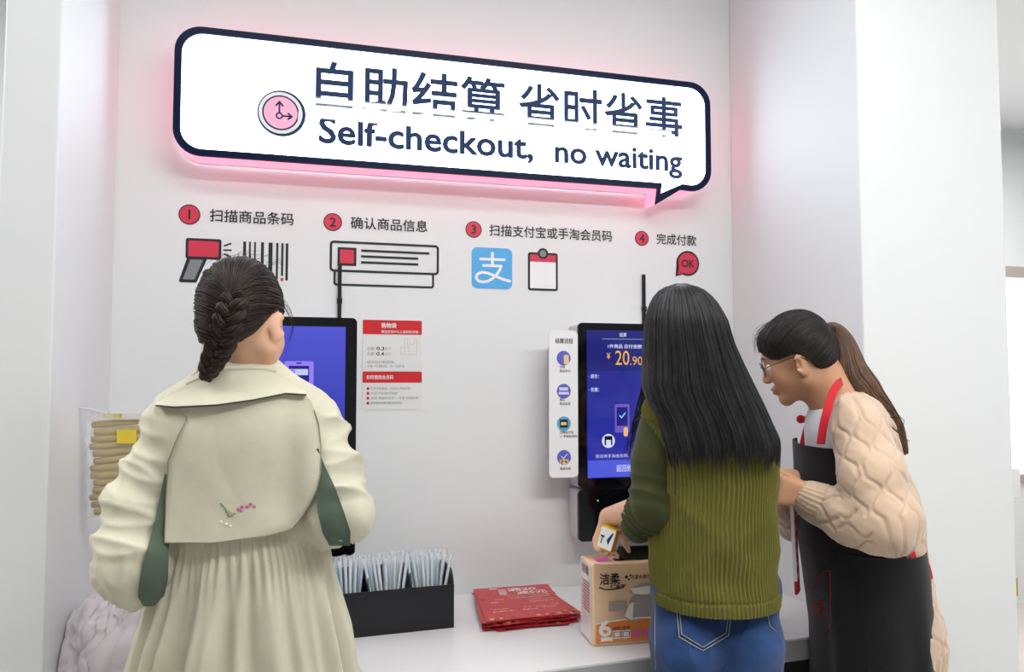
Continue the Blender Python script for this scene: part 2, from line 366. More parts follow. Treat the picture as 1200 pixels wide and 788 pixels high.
# OK bubble
b = thing('ok_sticker', (1.30, DY, 1.742), 'red OK speech bubble sticker under the number 4 caption', 'sticker')
def bub(r): return circ(1.299, 1.789, r, 40, -2.05, 2*math.pi-2.75)+[(1.299-r*1.07, 1.789-r*1.07)]
obj('outline', MB().prism(bub(.0425), DY, 0), M_black, b); obj('bubble', MB().prism(bub(.0365), DY-.0004, DY), M_red, b)
obj('ok_lettering', MB().text('OK', 1.275, 1.323, 1.775, 1.802, DY-.0008, .03), M_black, b)
# black strips that run from the stickers down to the screens
for x, z1, l in ((.152, 1.742, 'thin black cable strip on the wall between receipt sticker and left checkout screen'), (1.134, 1.745, 'thin black cable strip on the wall above the right checkout screen')):
    o = thing('cable_strip', (x, -.006, 1.57), l, 'cable strip', 'cable strips')
    obj('channel', MB().box(x-.0055, x+.0055, -.010, 0, 1.565, z1, .002), M_blackplastic, o)
    obj('coupling', MB().box(x-.0075, x+.0075, -.013, 0, 1.622, 1.640, .002), M_blackplastic, o)

# ------------------------------------------------------------------ checkout terminals
KY = -.10
def terminal(x0, x1, label):
    k = thing('checkout_terminal', ((x0+x1)/2, -.05, .908), label, 'checkout terminal', 'checkout terminals')
    obj('display_housing', MB().box(x0+.003, x1-.003, KY+.008, -.001, 1.066, 1.572, .010, seg=3), M_alu, k)
    bz = obj('bezel', MB().prism(rrect(x0, x1, 1.067, 1.574, .014), KY, KY+.0085), M_bezel, k)
    obj('scanner_housing', MB().box(x0+.001, x1-.003, KY+.008, -.001, .908, 1.060, .012, seg=3), M_alu, k)
    sb = obj('scanner_front', MB().prism(rrect(x0-.002, x1, .906, 1.061, .014), KY-.004, KY+.0085), M_bezel, k)
    obj('status_light', MB().prism(circ((x0+x1)/2-.10, 1.028, .0022, 12), KY-.005, KY-.004), M_led, sb)
    return k
k1 = terminal(-.127, .196, 'wall-mounted black checkout terminal in front of the woman in the beige coat')
k2 = terminal(.867, 1.187, 'wall-mounted black checkout terminal showing 20.90, in front of the woman in green')
sy = KY-.0006
s1 = obj('screen', MB().prism([(-.095, 1.110), (.164, 1.110), (.164, 1.548), (-.095, 1.548)], sy, KY), M_scr1, k1)
ph = MB().prism(rrect(-.002, .077, 1.285, 1.450, .006), sy-.0003, sy); obj('phone_drawing', ph, G_purple, s1)
obj('phone_display', MB().prism([(.010, 1.31), (.065, 1.31), (.065, 1.437), (.010, 1.437)], sy-.0006, sy-.0003), G_deep, s1)
obj('phone_speaker', MB().prism(rrect(.030, .044, 1.4425, 1.4465, .001), sy-.0006, sy-.0003), G_deep, s1)
m_ = MB().prism([(.013, 1.411), (.062, 1.411), (.062, 1.428), (.013, 1.428)], sy-.0009, sy-.0006); obj('phone_card', m_, G_card, s1)
obj('phone_card_icon', MB().prism([(.014, 1.412), (.027, 1.412), (.027, 1.427), (.014, 1.427)], sy-.0012, sy-.0009), G_purple, s1)
s2 = obj('screen', MB().prism([(.895, 1.096), (1.158, 1.096), (1.158, 1.552), (.895, 1.552)], sy, KY), M_scr2, k2)
obj('header_band', MB().prism([(.895, 1.425), (1.158, 1.425), (1.158, 1.552), (.895, 1.552)], sy-.0003, sy), G_band, s2)
t2 = sy-.0006
for q, x0, x1, z0, z1, bo in (('结算', 1.004, 1.028, 1.532, 1.545, .01), ('1件商品 应付金额：', .965, 1.085, 1.496, 1.509, .012), ('· 原价：', .901, .935, 1.402, 1.415, .012), ('· 优惠：', .901, .935, 1.361, 1.374, .012), ('若没有手淘会员码，可以点击返回', .922, 1.122, 1.157, 1.168, 0), ('返回修改', .990, 1.062, 1.113, 1.135, .01)):
    obj('screen_lettering', MB().text(q, x0, x1, z0, z1, t2-.0003, bo), G_white, s2)
obj('divider_line', MB().stroke([(.947, 1.525), (1.105, 1.525)], .0008, t2, t2+.0003), G_white, s2)
m_ = MB().text('¥', .961, .973, 1.462, 1.482, t2, .01); m_.text('20', .990, 1.037, 1.444, 1.489, t2); m_.text('.90', 1.040, 1.082, 1.444, 1.471, t2)
obj('price_lettering', m_, G_orange, s2)
obj('return_button', MB().prism(rrect(.897, 1.156, 1.098, 1.150, .002), sy-.0004, sy), G_btn, s2)
obj('phone_drawing', MB().prism(rrect(.987, 1.036, 1.234, 1.322, .004), sy-.0003, sy), G_lilac, s2)
obj('phone_display', MB().prism([(.993, 1.255), (1.030, 1.255), (1.030, 1.313), (.993, 1.313)], sy-.0006, sy-.0003), G_deep, s2)
obj('tick', MB().stroke([(1.003, 1.287), (1.009, 1.280), (1.021, 1.294)], .0032, sy-.0009, sy-.0006), G_mint, s2)
obj('hand_drawing', MB().prism(rrect(1.016, 1.03, 1.222, 1.25, .005), sy-.0009, sy-.0006), glow('pixel_skin', (235, 190, 120)), s2)
m_ = MB().prism(circ(.965, 1.209, .0215, 28), sy-.0003, sy); obj('code_disc', m_, G_white, s2)
m_ = MB().prism(rrect(.952, .978, 1.196, 1.224, .002), sy-.0006, sy-.0003); obj('code_frame', m_, glow('pixel_black', (20, 18, 30)), s2)
m_ = MB().prism([(.957, 1.193), (.973, 1.193), (.973, 1.212), (.957, 1.212)], sy-.0009, sy-.0006); obj('code_sheet', m_, G_white, s2)

# guide board fixed left of the right terminal
gb = thing('guide_board', (.819, -.09, 1.101), 'narrow white guide board with four round blue pictures beside the right terminal', 'board')
obj('panel', MB().prism(rrect(.773, .8655, 1.101, 1.549, .014), KY, KY+.005), M_white, gb)
obj('bracket', MB().box(.80, .862, KY+.005, -.001, 1.15, 1.50, .004), M_alu, gb)
D_blue = mat('print_blue', (92, 98, 190), .5); D_sky = mat('print_sky', (90, 170, 205), .5); D_cream = mat('print_cream', (236, 205, 140), .5); D_pale = mat('print_pale', (215, 215, 240), .5)
obj('heading', MB().text('结算流程', .792, .850, 1.509, 1.525, KY-.0004, .012), M_black, gb)
m_ = MB()
for s, z in ((('扫描', '商品条码'), 1.437), (('确认', '商品信息'), 1.337), (('扫描支付宝', 'or 手淘会员码'), 1.238), (('完成付款',), 1.128)):
    for i, q in enumerate(s): obj('caption', MB().text(q, .806, 0, z-.0125*i-.004, z-.0125*i+.0045, KY-.0004, .006, keep='l'), M_black, gb)
for z, kind in ((1.464, 0), (1.363, 1), (1.264, 2), (1.162, 3)):
    d = obj('picture_disc', MB().prism(circ(.8195, z, .0225, 32), KY-.0004, KY), D_sky if kind == 2 else D_blue, gb); y0, y1 = KY-.0008, KY-.0004
    if kind == 0:
        obj('drawn_hand', MB().prism(rrect(.820, .836, z-.019, z+.010, .004), y0, y1), D_cream, d)
    elif kind == 1:
        obj('drawn_ticket', MB().prism(rrect(.805, .833, z+.002, z+.012, .001), y0, y1).prism(rrect(.803, .836, z-.010, z-.002, .001), y0, y1), D_pale, d)
    elif kind == 2:
        obj('drawn_phone', MB().prism(rrect(.806, .832, z-.012, z+.013, .002), y0, y1), M_black, d); obj('drawn_sheet', MB().prism(rrect(.810, .828, z-.004, z+.005, .001), y0-.0003, y0), D_cream, d)
    else:
        obj('drawn_tick', MB().stroke([(.811, z+.004), (.818, z-.003), (.830, z+.010)], .003, y0, y1), D_pale, d); obj('drawn_cloud', MB().prism(circ(.8195, z-.013, .009, 20), y0, y1).prism(circ(.811, z-.012, .006, 16), y0, y1).prism(circ(.829, z-.012, .006, 16), y0, y1), D_cream, d)

# notices
M_nred = mat('notice_red', (205, 42, 46), .3, .5); M_npap = mat('notice_paper', (226, 228, 227), .25, .5); M_ngrey = mat('notice_grey_text', (120, 120, 122), .5); M_pinkline = mat('notice_pink_line', (215, 175, 178), .5)
NY = -.002
b = thing('wall_notice', (.31, NY, 1.424), 'upper white notice with red header about shopping bags, by the left screen', 'notice')
obj('sheet', MB().prism(rrect(.221, .398, 1.424, 1.577, .004), NY, 0), M_npap, b); obj('header', MB().prism(rrect(.221, .398, 1.534, 1.577, .004), NY-.0004, NY), M_nred, b)
obj('header_lettering', MB().text('购物袋', .276, .321, 1.553, 1.569, NY-.0008, .02).text('请在店员POS上自助购买哦~', .275, .392, 1.538, 1.547, NY-.0008, .01), M_white, b)
obj('price_lettering', MB().text('0.3', .262, .285, 1.486, 1.497, NY-.0004, .02).text('0.4', .262, .285, 1.470, 1.481, NY-.0004, .02), M_black, b)
obj('small_lettering', MB().text('小袋：', .234, .259, 1.486, 1.496, NY-.0004).text('大袋：', .234, .259, 1.470, 1.480, NY-.0004).text('元/个', .287, .306, 1.486, 1.496, NY-.0004).text('元/个', .287, .306, 1.470, 1.480, NY-.0004).text('请勿自行取用哦，', .234, .318, 1.446, 1.455, NY-.0004).text('少用一只塑料袋，多一份环保', .234, .345, 1.434, 1.443, NY-.0004), M_ngrey, b)
m_ = MB()
for p in ([(.335, 1.474), (.335, 1.503)], [(.335, 1.474), (.383, 1.474)], [(.383, 1.474), (.383, 1.523)], [(.346, 1.474), (.346, 1.523)], [(.346, 1.523), (.354, 1.523)], [(.354, 1.523), (.354, 1.496), (.359, 1.496)], [(.359, 1.474), (.359, 1.506)], [(.359, 1.506), (.376, 1.506), (.376, 1.523), (.383, 1.523)], [(.335, 1.496), (.354, 1.496)]): m_.stroke(p, .0012, NY-.0004, NY, cap=False)
obj('bag_drawing', m_, M_pinkline, b)
b = thing('wall_notice', (.31, NY, 1.309), 'lower white notice with red header and four numbered lines, by the left screen', 'notice')
obj('sheet', MB().prism(rrect(.222, .399, 1.309, 1.4225, .004), NY, 0), M_npap, b); obj('header', MB().prism(rrect(.222, .399, 1.389, 1.4225, .004), NY-.0004, NY), M_nred, b)
obj('header_lettering', MB().text('如何使用会员码', .233, .313, 1.399, 1.412, NY-.0008, .015), M_white, b)
m_ = MB(); mb2 = MB()
for i, (s, x1) in enumerate((('打开手机淘宝，点击右上角会员码', .364), ('点击“开启会员权益”', .328), ('选择“我是新会员”，点击“开通会员”', .392), ('请对准扫码器扫描您的会员码', .340))):
    z = 1.372-i*.0145; m_.text(s, .247, x1, z-.004, z+.0045, NY-.0004); mb2.prism(circ(.238, z, .0045, 16), NY-.0004, NY)
obj('list_lettering', m_, M_ngrey, b); obj('list_bullets', mb2, M_nred, b)

# ------------------------------------------------------------------ straw box
def Rz(a): c, s = math.cos(a), math.sin(a); return np.array([[c, -s, 0], [s, c, 0], [0, 0, 1]])
BO = np.array([.100, -.336, .75]); BA = math.radians(3.2)
def bx(p): return BO+Rz(BA)@np.asarray(p, float)
def bbox_(m, x0, x1, y0, y1, z0, z1, bev=.0006):
    q = MB().box(x0, x1, y0, y1, z0, z1, bev); m.add([bx(p) for p in q.v], q.f)
BL, BD = .336, .115
sb = thing('straw_box', bx((BL/2, BD/2, 0)), 'black open box with three compartments full of wrapped straws on the counter', 'box')
m_ = MB(); bbox_(m_, 0, BL, 0, .003, 0, .112); obj('front_panel', m_, M_blackplastic, sb)
m_ = MB(); bbox_(m_, 0, BL, BD-.003, BD, 0, .152); obj('back_panel', m_, M_blackplastic, sb)
m_ = MB(); bbox_(m_, 0, BL, 0, BD, 0, .003); obj('bottom_panel', m_, M_blackplastic, sb)
def sidep(x):
    pr = [(0.003, .003), (BD-.003, .003), (BD-.003, .152)]+[(BD-.06-.0+.05*math.sin(a)-.003, .112+.04*math.cos(a)) for a in np.linspace(.3, -.0, 4)]+[(.055-.052*math.sin(a), .112+.04*math.cos(a)) for a in np.linspace(.1, math.pi/2, 8)]
    n = len(pr); m = MB(); v = [bx((x, p[0], p[1])) for p in pr]+[bx((x+.003, p[0], p[1])) for p in pr]
    m.add(v, [tuple(range(n))[::-1], tuple(range(n, 2*n))]+[(i, (i+1) % n, (i+1) % n+n, i+n) for i in range(n)]); return m
for nme, x in (('side_panel', 0), ('divider', .112), ('divider', .222), ('side_panel', BL-.003)): obj(nme, sidep(x), M_blackplastic, sb)
M_straw = mat('straw_white', (232, 238, 242), .3, .5); M_strawblue = mat('straw_blue', (130, 175, 205), .3, .5); M_wrap = mat('straw_wrapper', (235, 242, 248), .12, .6, alpha=.30)
protos = {}
def straw(color):
    L = .162
    m = MB().tube([(0, 0, 0), (0, 0, L*.5), (0, 0, L)], .0034, 10); o = obj('drinking_straw', m, M_straw if color == 0 else M_strawblue, smooth=True, sharp=50)
    o.location = (0, 0, 0); me = o.data
    for v in me.vertices: v.co.z += 0
    wv = []
    for z, r in ((-.001, .0052), (.02, .0047), (.10, .0046), (.165, .0048), (.176, .0053), (.183, .0056)): wv.append([(r*math.cos(t)*(1.25 if z > .17 else 1), r*math.sin(t)*(.35 if z > .17 or z < 0 else 1), z) for t in np.linspace(0, 2*math.pi, 9)[:-1]])
    g = MB().grid(np.array(wv), wrap=True); wr = obj('wrapper', g, M_wrap, o, smooth=True); wr.location = (0, 0, 0)
    # geometry of the wrapper is already local to the straw
    for v, p in zip(wr.data.vertices, g.v): v.co = p
    return o, wr
comps = [(.006, .109, 0), (.117, .219, 1), (.227, .331, 2)]; sp = [straw(0), straw(1)]
places = [('left', 'in the left compartment of the black box'), ('middle', 'in the middle compartment of the black box'), ('right', 'in the right compartment of the black box')]
cnt = 0
for x0, x1, ci in comps:
    for k in range(18):
        col = 1 if (k*7+ci) % 4 == 0 else 0
        px = x0+.010+(x1-x0-.020)*((k % 9)+.5*(k >= 9)+rng.uniform(-.1, .1))/9.0; py = .022+.05*(k >= 9)+rng.uniform(-.004, .012)
        tx = (-.20+.34*((k % 9)/8.0)**1.3)*(1 if k < 9 else .7)+rng.uniform(-.02, .02)+.03*(ci-1); ty = .05 if k < 9 else .12
        if px+.2*math.sin(tx) > x1+.02: tx = -.05
        d = nrm(Rz(BA)@np.array([math.sin(tx), math.sin(ty)*.5, 1.0])); base = bx((px-.06*math.sin(tx), py, .006))
        if cnt < 2 and col == (0 if not protos.get(0) else 1) and not protos.get(col): o, wr = sp[col]; protos[col] = 1
        else:
            src, sw = sp[col]; o = src.copy(); wr = sw.copy(); COL.objects.link(o); COL.objects.link(wr); wr.parent = o
            protos[('c', col)] = 1
        o.location = tuple(base); o.rotation_mode = 'QUATERNION'; o.rotation_quaternion = Vector((0, 0, 1)).rotation_difference(Vector(d))
        tag(o, ('pale blue' if col else 'white')+' drinking straw in a clear wrapper '+places[ci][1], 'straw', ('pale blue' if col else 'white')+' wrapped straws '+places[ci][1]); cnt += 1
for col in (0, 1):
    if not protos.get(col):
        for o in (sp[col][1], sp[col][0]): bpy.data.objects.remove(o)

# ------------------------------------------------------------------ leaflets
M_flyer = mat('leaflet_red', (190, 42, 52), .35, .5, noise=(25, .10)); M_flyerink = mat('leaflet_white_ink', (238, 228, 225), .4); M_flyergold = mat('leaflet_gold_ink', (220, 178, 110), .4); M_flyerdark = mat('leaflet_dark_ink', (88, 40, 50), .4); M_flyeredge = mat('leaflet_flower', (225, 200, 90), .4)
FO = np.array([.520, -.045]); FA = math.radians(2)
def leaf(cx, cy, ang, z, top=False, label=''):
    fw, fh = .235, .318; R = Rz(ang)
    def g(a, b, dz=0): return np.array([cx, cy, z+dz+.0010*math.sin(a*3+b*2)])+R@np.array([(a-.5)*fw-(b-.5)*-.05, (b-.5)*fh, 0])
    m = MB().grid(np.array([[g(a, b, .0012) for a in np.linspace(0, 1, 9)] for b in np.linspace(0, 1, 9)]), thick=.0010)
    o = obj('leaflet', m, M_flyer, smooth=False); tag(o, label, 'leaflet', 'red leaflets on the counter')
    def mk(nm, mt, items, dz=.0018):
        q = MB()
        for s, a0, a1, b0, b1, bo in items:
            if s: q.text(s, 0, 1, 0, 1, 0, bo, mapf=lambda a, b: g(a0+a*(a1-a0), b0+b*(b1-b0), dz))
            else: q.grid(np.array([[g(a, b, dz) for a in np.linspace(a0, a1, 6)] for b in np.linspace(b0, b1, 4)]))
        obj(nm, q, mt, o)
    blooms = []
    for a0, b0, s in ((.05, .03, .05), (.16, .035, .04), (.60, .03, .045), (.71, .04, .04), (.95, .10, .03), (.85, .03, .05)): blooms.append(('', a0, a0+s, b0, b0+s*.7, 0))
    mk('printed_flowers', M_flyeredge, blooms); mk('printed_leaves', M_flyerdark, [('', a, a+.05, b, b+.03, 0) for a, b in ((.10, .02), (.30, .03), (.76, .03), (.90, .06), (.93, .55), (.03, .6))], .0016)
    if top:
        mk('headline', M_flyerink, [('满20', .42, .80, .82, .93, .03), ('减5元', .52, .92, .70, .81, .03), ('满减福利', .30, .40, .70, .92, .01), ('', .20, .30, .93, .96, 0)])
        for it in [('支付宝扫一扫领取优惠', .38, .92, .63, .68, .01), ('·门店专享立减优惠', .60, .95, .50, .54, .01), ('会员福利', .14, .32, .28, .31, .01), ('到店', .50, .60, .28, .31, .01), ('即领', .65, .78, .28, .31, .01), ('优惠', .84, .95, .31, .34, .01), ('推荐', .20, .32, .56, .60, .01)]: mk('gold_line', M_flyergold, [it])
        mk('fine_print', M_flyerink, [('活动时间以门店公告为准', .40, .90, .58, .61, 0), ('数量有限先到先得', .62, .92, .44, .47, 0), ('每人限领一张', .12, .36, .21, .245, 0), ('到店立减', .48, .66, .21, .245, 0), ('详询店员', .72, .90, .24, .27, 0), ('扫码', .14, .24, .48, .52, 0)])
    return o
fl = [(.660, -.215, .10, 'lowest red leaflet of the pile, turned slightly anticlockwise'), (.648, -.222, -.05, 'second red leaflet from the bottom of the pile'), (.668, -.205, .16, 'third red leaflet from the bottom, its right corner sticking out'), (.645, -.212, -.02, 'fourth red leaflet from the bottom of the pile'),
      (.652, -.216, .04, 'fifth red leaflet from the bottom of the pile'), (.660, -.208, .20, 'sixth red leaflet from the bottom, fanned out furthest to the right'), (.640, -.214, .0, 'red leaflet just beneath the top one'), (.646, -.210, .03, 'topmost red leaflet of the pile, its 20 and 5 headline showing')]
for i, (x, y, a, l) in enumerate(fl): leaf(x, y, a, .751+i*.0032, i == len(fl)-1, l)

# ------------------------------------------------------------------ tissue pack, food tray
tp0 = T(694.7, 758.7, .75); tpr = T(764, 754, .75); tb = T(682.7, 744, .75)
ex = nrm(tpr-tp0); ey = np.array([-ex[1], ex[0], 0]); TW, TD, TH = .200, .105, .198
def tq(a, b, c): return tp0+ex*(a*TW)+ey*(b*TD)+np.array([0, 0, c*TH])
M_pack = mat('pack_film_peach', (244, 206, 164), .18, .5, noise=(9, .05), coat=.4); M_packw = mat('pack_film_white', (232, 222, 216), .2, .5, noise=(30, .05), coat=.4); M_orange = mat('pack_orange', (236, 140, 72), .2, .5, coat=.4); M_packline = mat('pack_white_ink', (246, 238, 228), .3); M_ink = mat('pack_black_ink', (34, 34, 44), .3); M_pgrey = mat('pack_grey_print', (172, 160, 156), .3); M_pinkink = mat('pack_pink_ink', (225, 100, 150), .3); M_packred = mat('pack_dark_red_ink', (120, 60, 66), .3)
pk = thing('tissue_pack', tq(.5, .5, 0), 'peach and orange plastic-wrapped pack of facial tissues standing on the counter', 'tissue pack')
m_ = MB().box(0, 1, 0, 1, 0, 1, .035, seg=3); mb2 = MB(); 
def puff(p):
    a, b, c = p; return tq(a, b-.03*math.sin(math.pi*min(max(a, 0), 1))*(1 if b < .5 else -1)*math.sin(math.pi*min(max(c, 0), 1)), c)
mm = MB().add([puff(p) for p in m_.v], m_.f); obj('wrapper', mm, M_pack, pk, smooth=True, sharp=40)
def front(a, c, d=.0008): return puff((a, 0, c))-ey*d
def fpatch(m, a0, a1, c0, c1, d=.0008, n=10): m.grid(np.array([[front(a, c, d) for a in np.linspace(a0, a1, n)] for c in np.linspace(c0, c1, 6)])); return m
m_ = MB().grid(np.array([[front(a, .035+u*((.26+.05*math.sin(a*2.6))-.035), .0008) for a in np.linspace(.04, .96, 24)] for u in np.linspace(0, 1, 6)])); obj('orange_band', m_, M_orange, pk)
m_ = MB().grid(np.array([[front(a, .262+.05*math.sin(a*2.6)+u*.02, .001) for a in np.linspace(.04, .96, 24)] for u in (0, 1)])); obj('white_line', m_, M_packline, pk)
def ft(m, s, a0, a1, c0, c1, bold=0, d=.0014): m.text(s, 0, 1, 0, 1, 0, bold, mapf=lambda a, b: front(a0+a*(a1-a0), c0+b*(c1-c0), d)); return m
m_ = ft(MB(), '洁柔', .09, .345, .745, .885, .02); ft(m_, 'C&S', .22, .40, .70, .745, .01); ft(m_, '可湿水面巾纸', .48, .80, .80, .85, .02)
def fcurve(m, pts, wd, d=.0014):
    pts = [np.array(p) for p in pts]
    for a, b in zip(pts[:-1], pts[1:]):
        t = (b-a)/np.linalg.norm(b-a); n = np.array([-t[1], t[0]])*wd/2; m.add([front(*(a+n), d), front(*(a-n), d), front(*(b-n), d), front(*(b+n), d)], [(0, 1, 2, 3)])
fcurve(m_, [(.08, .72), (.15, .69), (.25, .685), (.36, .70), (.42, .74)], .014)
for a, c, r in ((.43, .83, .020), (.46, .80, .014), (.48, .85, .012)): m_.add([front(a+r*math.cos(t), c+r*math.sin(t), .0014) for t in np.linspace(0, 6.28, 10)[:-1]], [tuple(range(9))])
obj('brand_lettering', m_, M_ink, pk)
m_ = MB(); fcurve(m_, [(.47, .64), (.54, .70), (.64, .73), (.77, .735), (.90, .71)], .035, .0012); obj('slogan_ribbon', m_, M_pgrey, pk)
m_ = MB(); m_.add([front(a, c, .0012) for a, c in ((.40, .33), (.48, .57), (.54, .62), (.62, .59), (.92, .55), (.92, .36), (.50, .28))], [tuple(range(7))]); fpatch(m_, .20, .42, .42, .54, .0011); obj('tissue_picture', m_, M_pgrey, pk)
m_ = MB(); m_.add([front(a, c, .0016) for a, c in ((.47, .69), (.53, .62), (.67, .60), (.80, .63), (.85, .70), (.72, .705), (.62, .70))], [tuple(range(7))]); m_.add([front(a, c, .0015) for a, c in ((.40, .35), (.46, .50), (.52, .52), (.50, .30))], [tuple(range(4))]); obj('tissue_sheet', m_, M_packline, pk)
m_ = ft(MB(), '6', .075, .235, .115, .325, .03); obj('count_lettering', m_, M_packline, pk)
m_ = MB(); fpatch(m_, .25, .355, .085, .185, .0016); fpatch(m_, .37, .475, .085, .185, .0016); fpatch(m_, .10, .25, .06, .11, .0016); obj('white_boxes', m_, M_packline, pk)
m_ = MB(); fpatch(m_, .50, .60, .09, .18, .0016); fpatch(m_, .62, .67, .09, .18, .0016); fpatch(m_, .69, .82, .09, .18, .0016); obj('pink_boxes', m_, M_pinkink, pk)
m_ = MB(); ft(m_, '抽取 面纸', .25, .475, .19, .235, 0, .0016); ft(m_, '囗囗', .26, .465, .10, .17, 0, .002); obj('small_lettering', m_, M_ink, pk)
def lside(b, c, d=.0009): return tq(0, b, c)-ex*d
m_ = MB().grid(np.array([[lside(b, c) for b in np.linspace(.05, .95, 5)] for c in np.linspace(.04, .96, 5)])); obj('side_film', m_, M_packw, pk)
m_ = MB()
for k in range(10): b0 = .18+.02*(k % 3); m_.grid(np.array([[lside(b, c, .0014) for b in np.linspace(b0, .72+.1*((k*5) % 2), 3)] for c in (.38+k*.038, .398+k*.038)]))
m_.text('洁柔', 0, 1, 0, 1, 0, .02, mapf=lambda a, b: lside(.85-.6*a, .82+.12*b, .0014)); obj('side_print', m_, M_packred, pk)
m_ = MB(); 
def topq(a, b, d=.0009): return tq(a, b, 1)+np.array([0, 0, d])
m_.grid(np.array([[topq(a, b) for a in (.10, .28)] for b in (.2, .6)])); obj('top_print', m_, M_pinkink, pk)
m_ = MB()
for a0, a1 in ((.33, .45), (.60, .72), (.80, .93)): m_.grid(np.array([[topq(a, b) for a in (a0, a1)] for b in (.2, .45)]))
obj('top_lettering', m_, M_ink, pk)
# loose film corner of the wrapping
m_ = MB().grid(np.array([[tq(-.02-.06*u, .4+.6*v, 1.0+.05*u*math.sin(v*4)+.02*u) for v in np.linspace(0, 1, 8)] for u in np.linspace(0, 1, 5)])); obj('film_flap', m_, M_clear, pk, smooth=True)

tz = .75+TH+.002
tr = thing('food_tray', tq(.62, .5, 1)+np.array([0, 0, .002]), 'black plastic food tray with a clear lid lying on top of the tissue pack', 'food tray')
def trq(a, b, z): return np.array([*(tq(.345+a*.86, .16+b*.82, 0)[:2]), tz+z])
def trayshell(z0, z1, s0, s1, n=6):
    rows = []
    for u in np.linspace(0, 1, n):
        s = s0+(s1-s0)*u; rows.append([trq(.5+(p[0]-.5)*s, .5+(p[1]-.5)*s, z0+(z1-z0)*u) for p in rrect(0, 1, 0, 1, .12)])
    return np.array(rows)
sh = trayshell(0, .032, .86, 1.0); m_ = MB().grid(sh, wrap=True, thick=.001); m_.add(sh[0], [tuple(range(len(sh[0])))[::-1]])
obj('tray', m_, M_blackplastic, tr, smooth=True, sharp=40)
m_ = MB().grid(trayshell(.032, .035, 1.0, 1.04, 2), wrap=True, thick=.001); obj('tray_lip', m_, M_blackplastic, tr)
lid = trayshell(.035, .050, 1.0, .93, 4); m_ = MB().grid(lid, wrap=True); m_.add(lid[-1], [tuple(range(len(lid[-1])))]); obj('lid', m_, M_clear, tr)
m_ = MB().grid(trayshell(.012, .030, .80, .86, 3), wrap=True); a_ = trayshell(.030, .031, .86, .5, 2); m_.grid(a_, wrap=True); m_.add(a_[-1], [tuple(range(len(a_[-1])))]); obj('food', m_, mat('dark_food', (52, 26, 30), .4, noise=(120, .6)), tr)

# ------------------------------------------------------------------ pack of rolls hanging on the left wall
M_roll = mat('sesame_roll', (186, 164, 100), .45, .4, noise=(40, .10)); M_film = mat('pack_film_clear', (240, 240, 240), .1, .6, alpha=.16); M_yel = mat('pack_yellow', (232, 205, 60), .4); M_filmw = mat('pack_film_milky', (236, 232, 232), .2, .5, alpha=.7)
ZR = 1.86
rp = thing('roll_snack_pack', P(140, 605, ZR), 'clear pack of stacked golden snack rolls hanging beside the left wall', 'snack pack')
ra = P(107, 545, ZR); 
for k in range(13):
    y = 497+k*8.5; dx = 2.5*math.sin(k*1.7); a = P(109+dx, y+1.5, ZR); b = P(172+dx, y-4.5+1.5*math.sin(k), ZR)
    pts = [a+(b-a)*t for t in np.linspace(0, 1, 7)]; obj('snack_roll', MB().tube(pts, [.0075, .0086, .0089, .0087, .0089, .0086, .0075], 12), M_roll, rp, smooth=True)
m_ = MB()
for off in (-.011, .011):
    m_.grid(np.array([[P(x+2*math.sin(y*.3+x), y+(170-x)*.04, ZR)+FW*(off*(1-((y-545)/62)**8)) for x in np.linspace(104, 182, 14)] for y in np.linspace(485, 604, 30)]))
obj('film_sleeve', m_, M_film, rp, smooth=True)
obj('header_strip', MB().grid(np.array([[P(x, y, ZR-.012) for x in np.linspace(106, 180, 6)] for y in (485, 492)]), thick=.001), M_filmw, rp)
obj('header_lettering', MB().text('手工蛋卷', 0, 1, 0, 1, 0, .02, mapf=lambda a, b: P(120+24*a, 490-5*b, ZR-.0135)), M_yel, rp)
obj('price_tag', MB().grid(np.array([[P(x, y, ZR-.0125) for x in (137, 160)] for y in (504, 520)]), thick=.001), M_yel, rp)
hk = P(112, 484, ZR); m_ = MB().tube([np.array([XL, hk[1], hk[2]+.012]), np.array([XL+.02, hk[1], hk[2]+.010]), hk+np.array([.012, 0, 0]), hk+np.array([.02, 0, -.004]), hk+np.array([.03, 0, .004])], .0022, 8); obj('hook', m_, M_alu, rp)

# ------------------------------------------------------------------ sliver of shop past the right wall
e0 = np.array([2.45, .55, 0])
dc = thing('display_case', (2.75, .75, 0), 'white-topped display case with a pink front past the right wall', 'display case')
obj('cabinet', MB().box(2.30, 3.2, .5, 1.0, 0, .86, .01), mat('case_pink', (222, 140, 172), .4), dc); obj('top', MB().box(2.28, 3.22, .47, 1.02, .86, 1.0, .008), M_white, dc)
obj('base_trim', MB().box(2.295, 3.205, .49, .5, .42, .50, .003), mat('case_trim', (205, 170, 70), .4), dc)

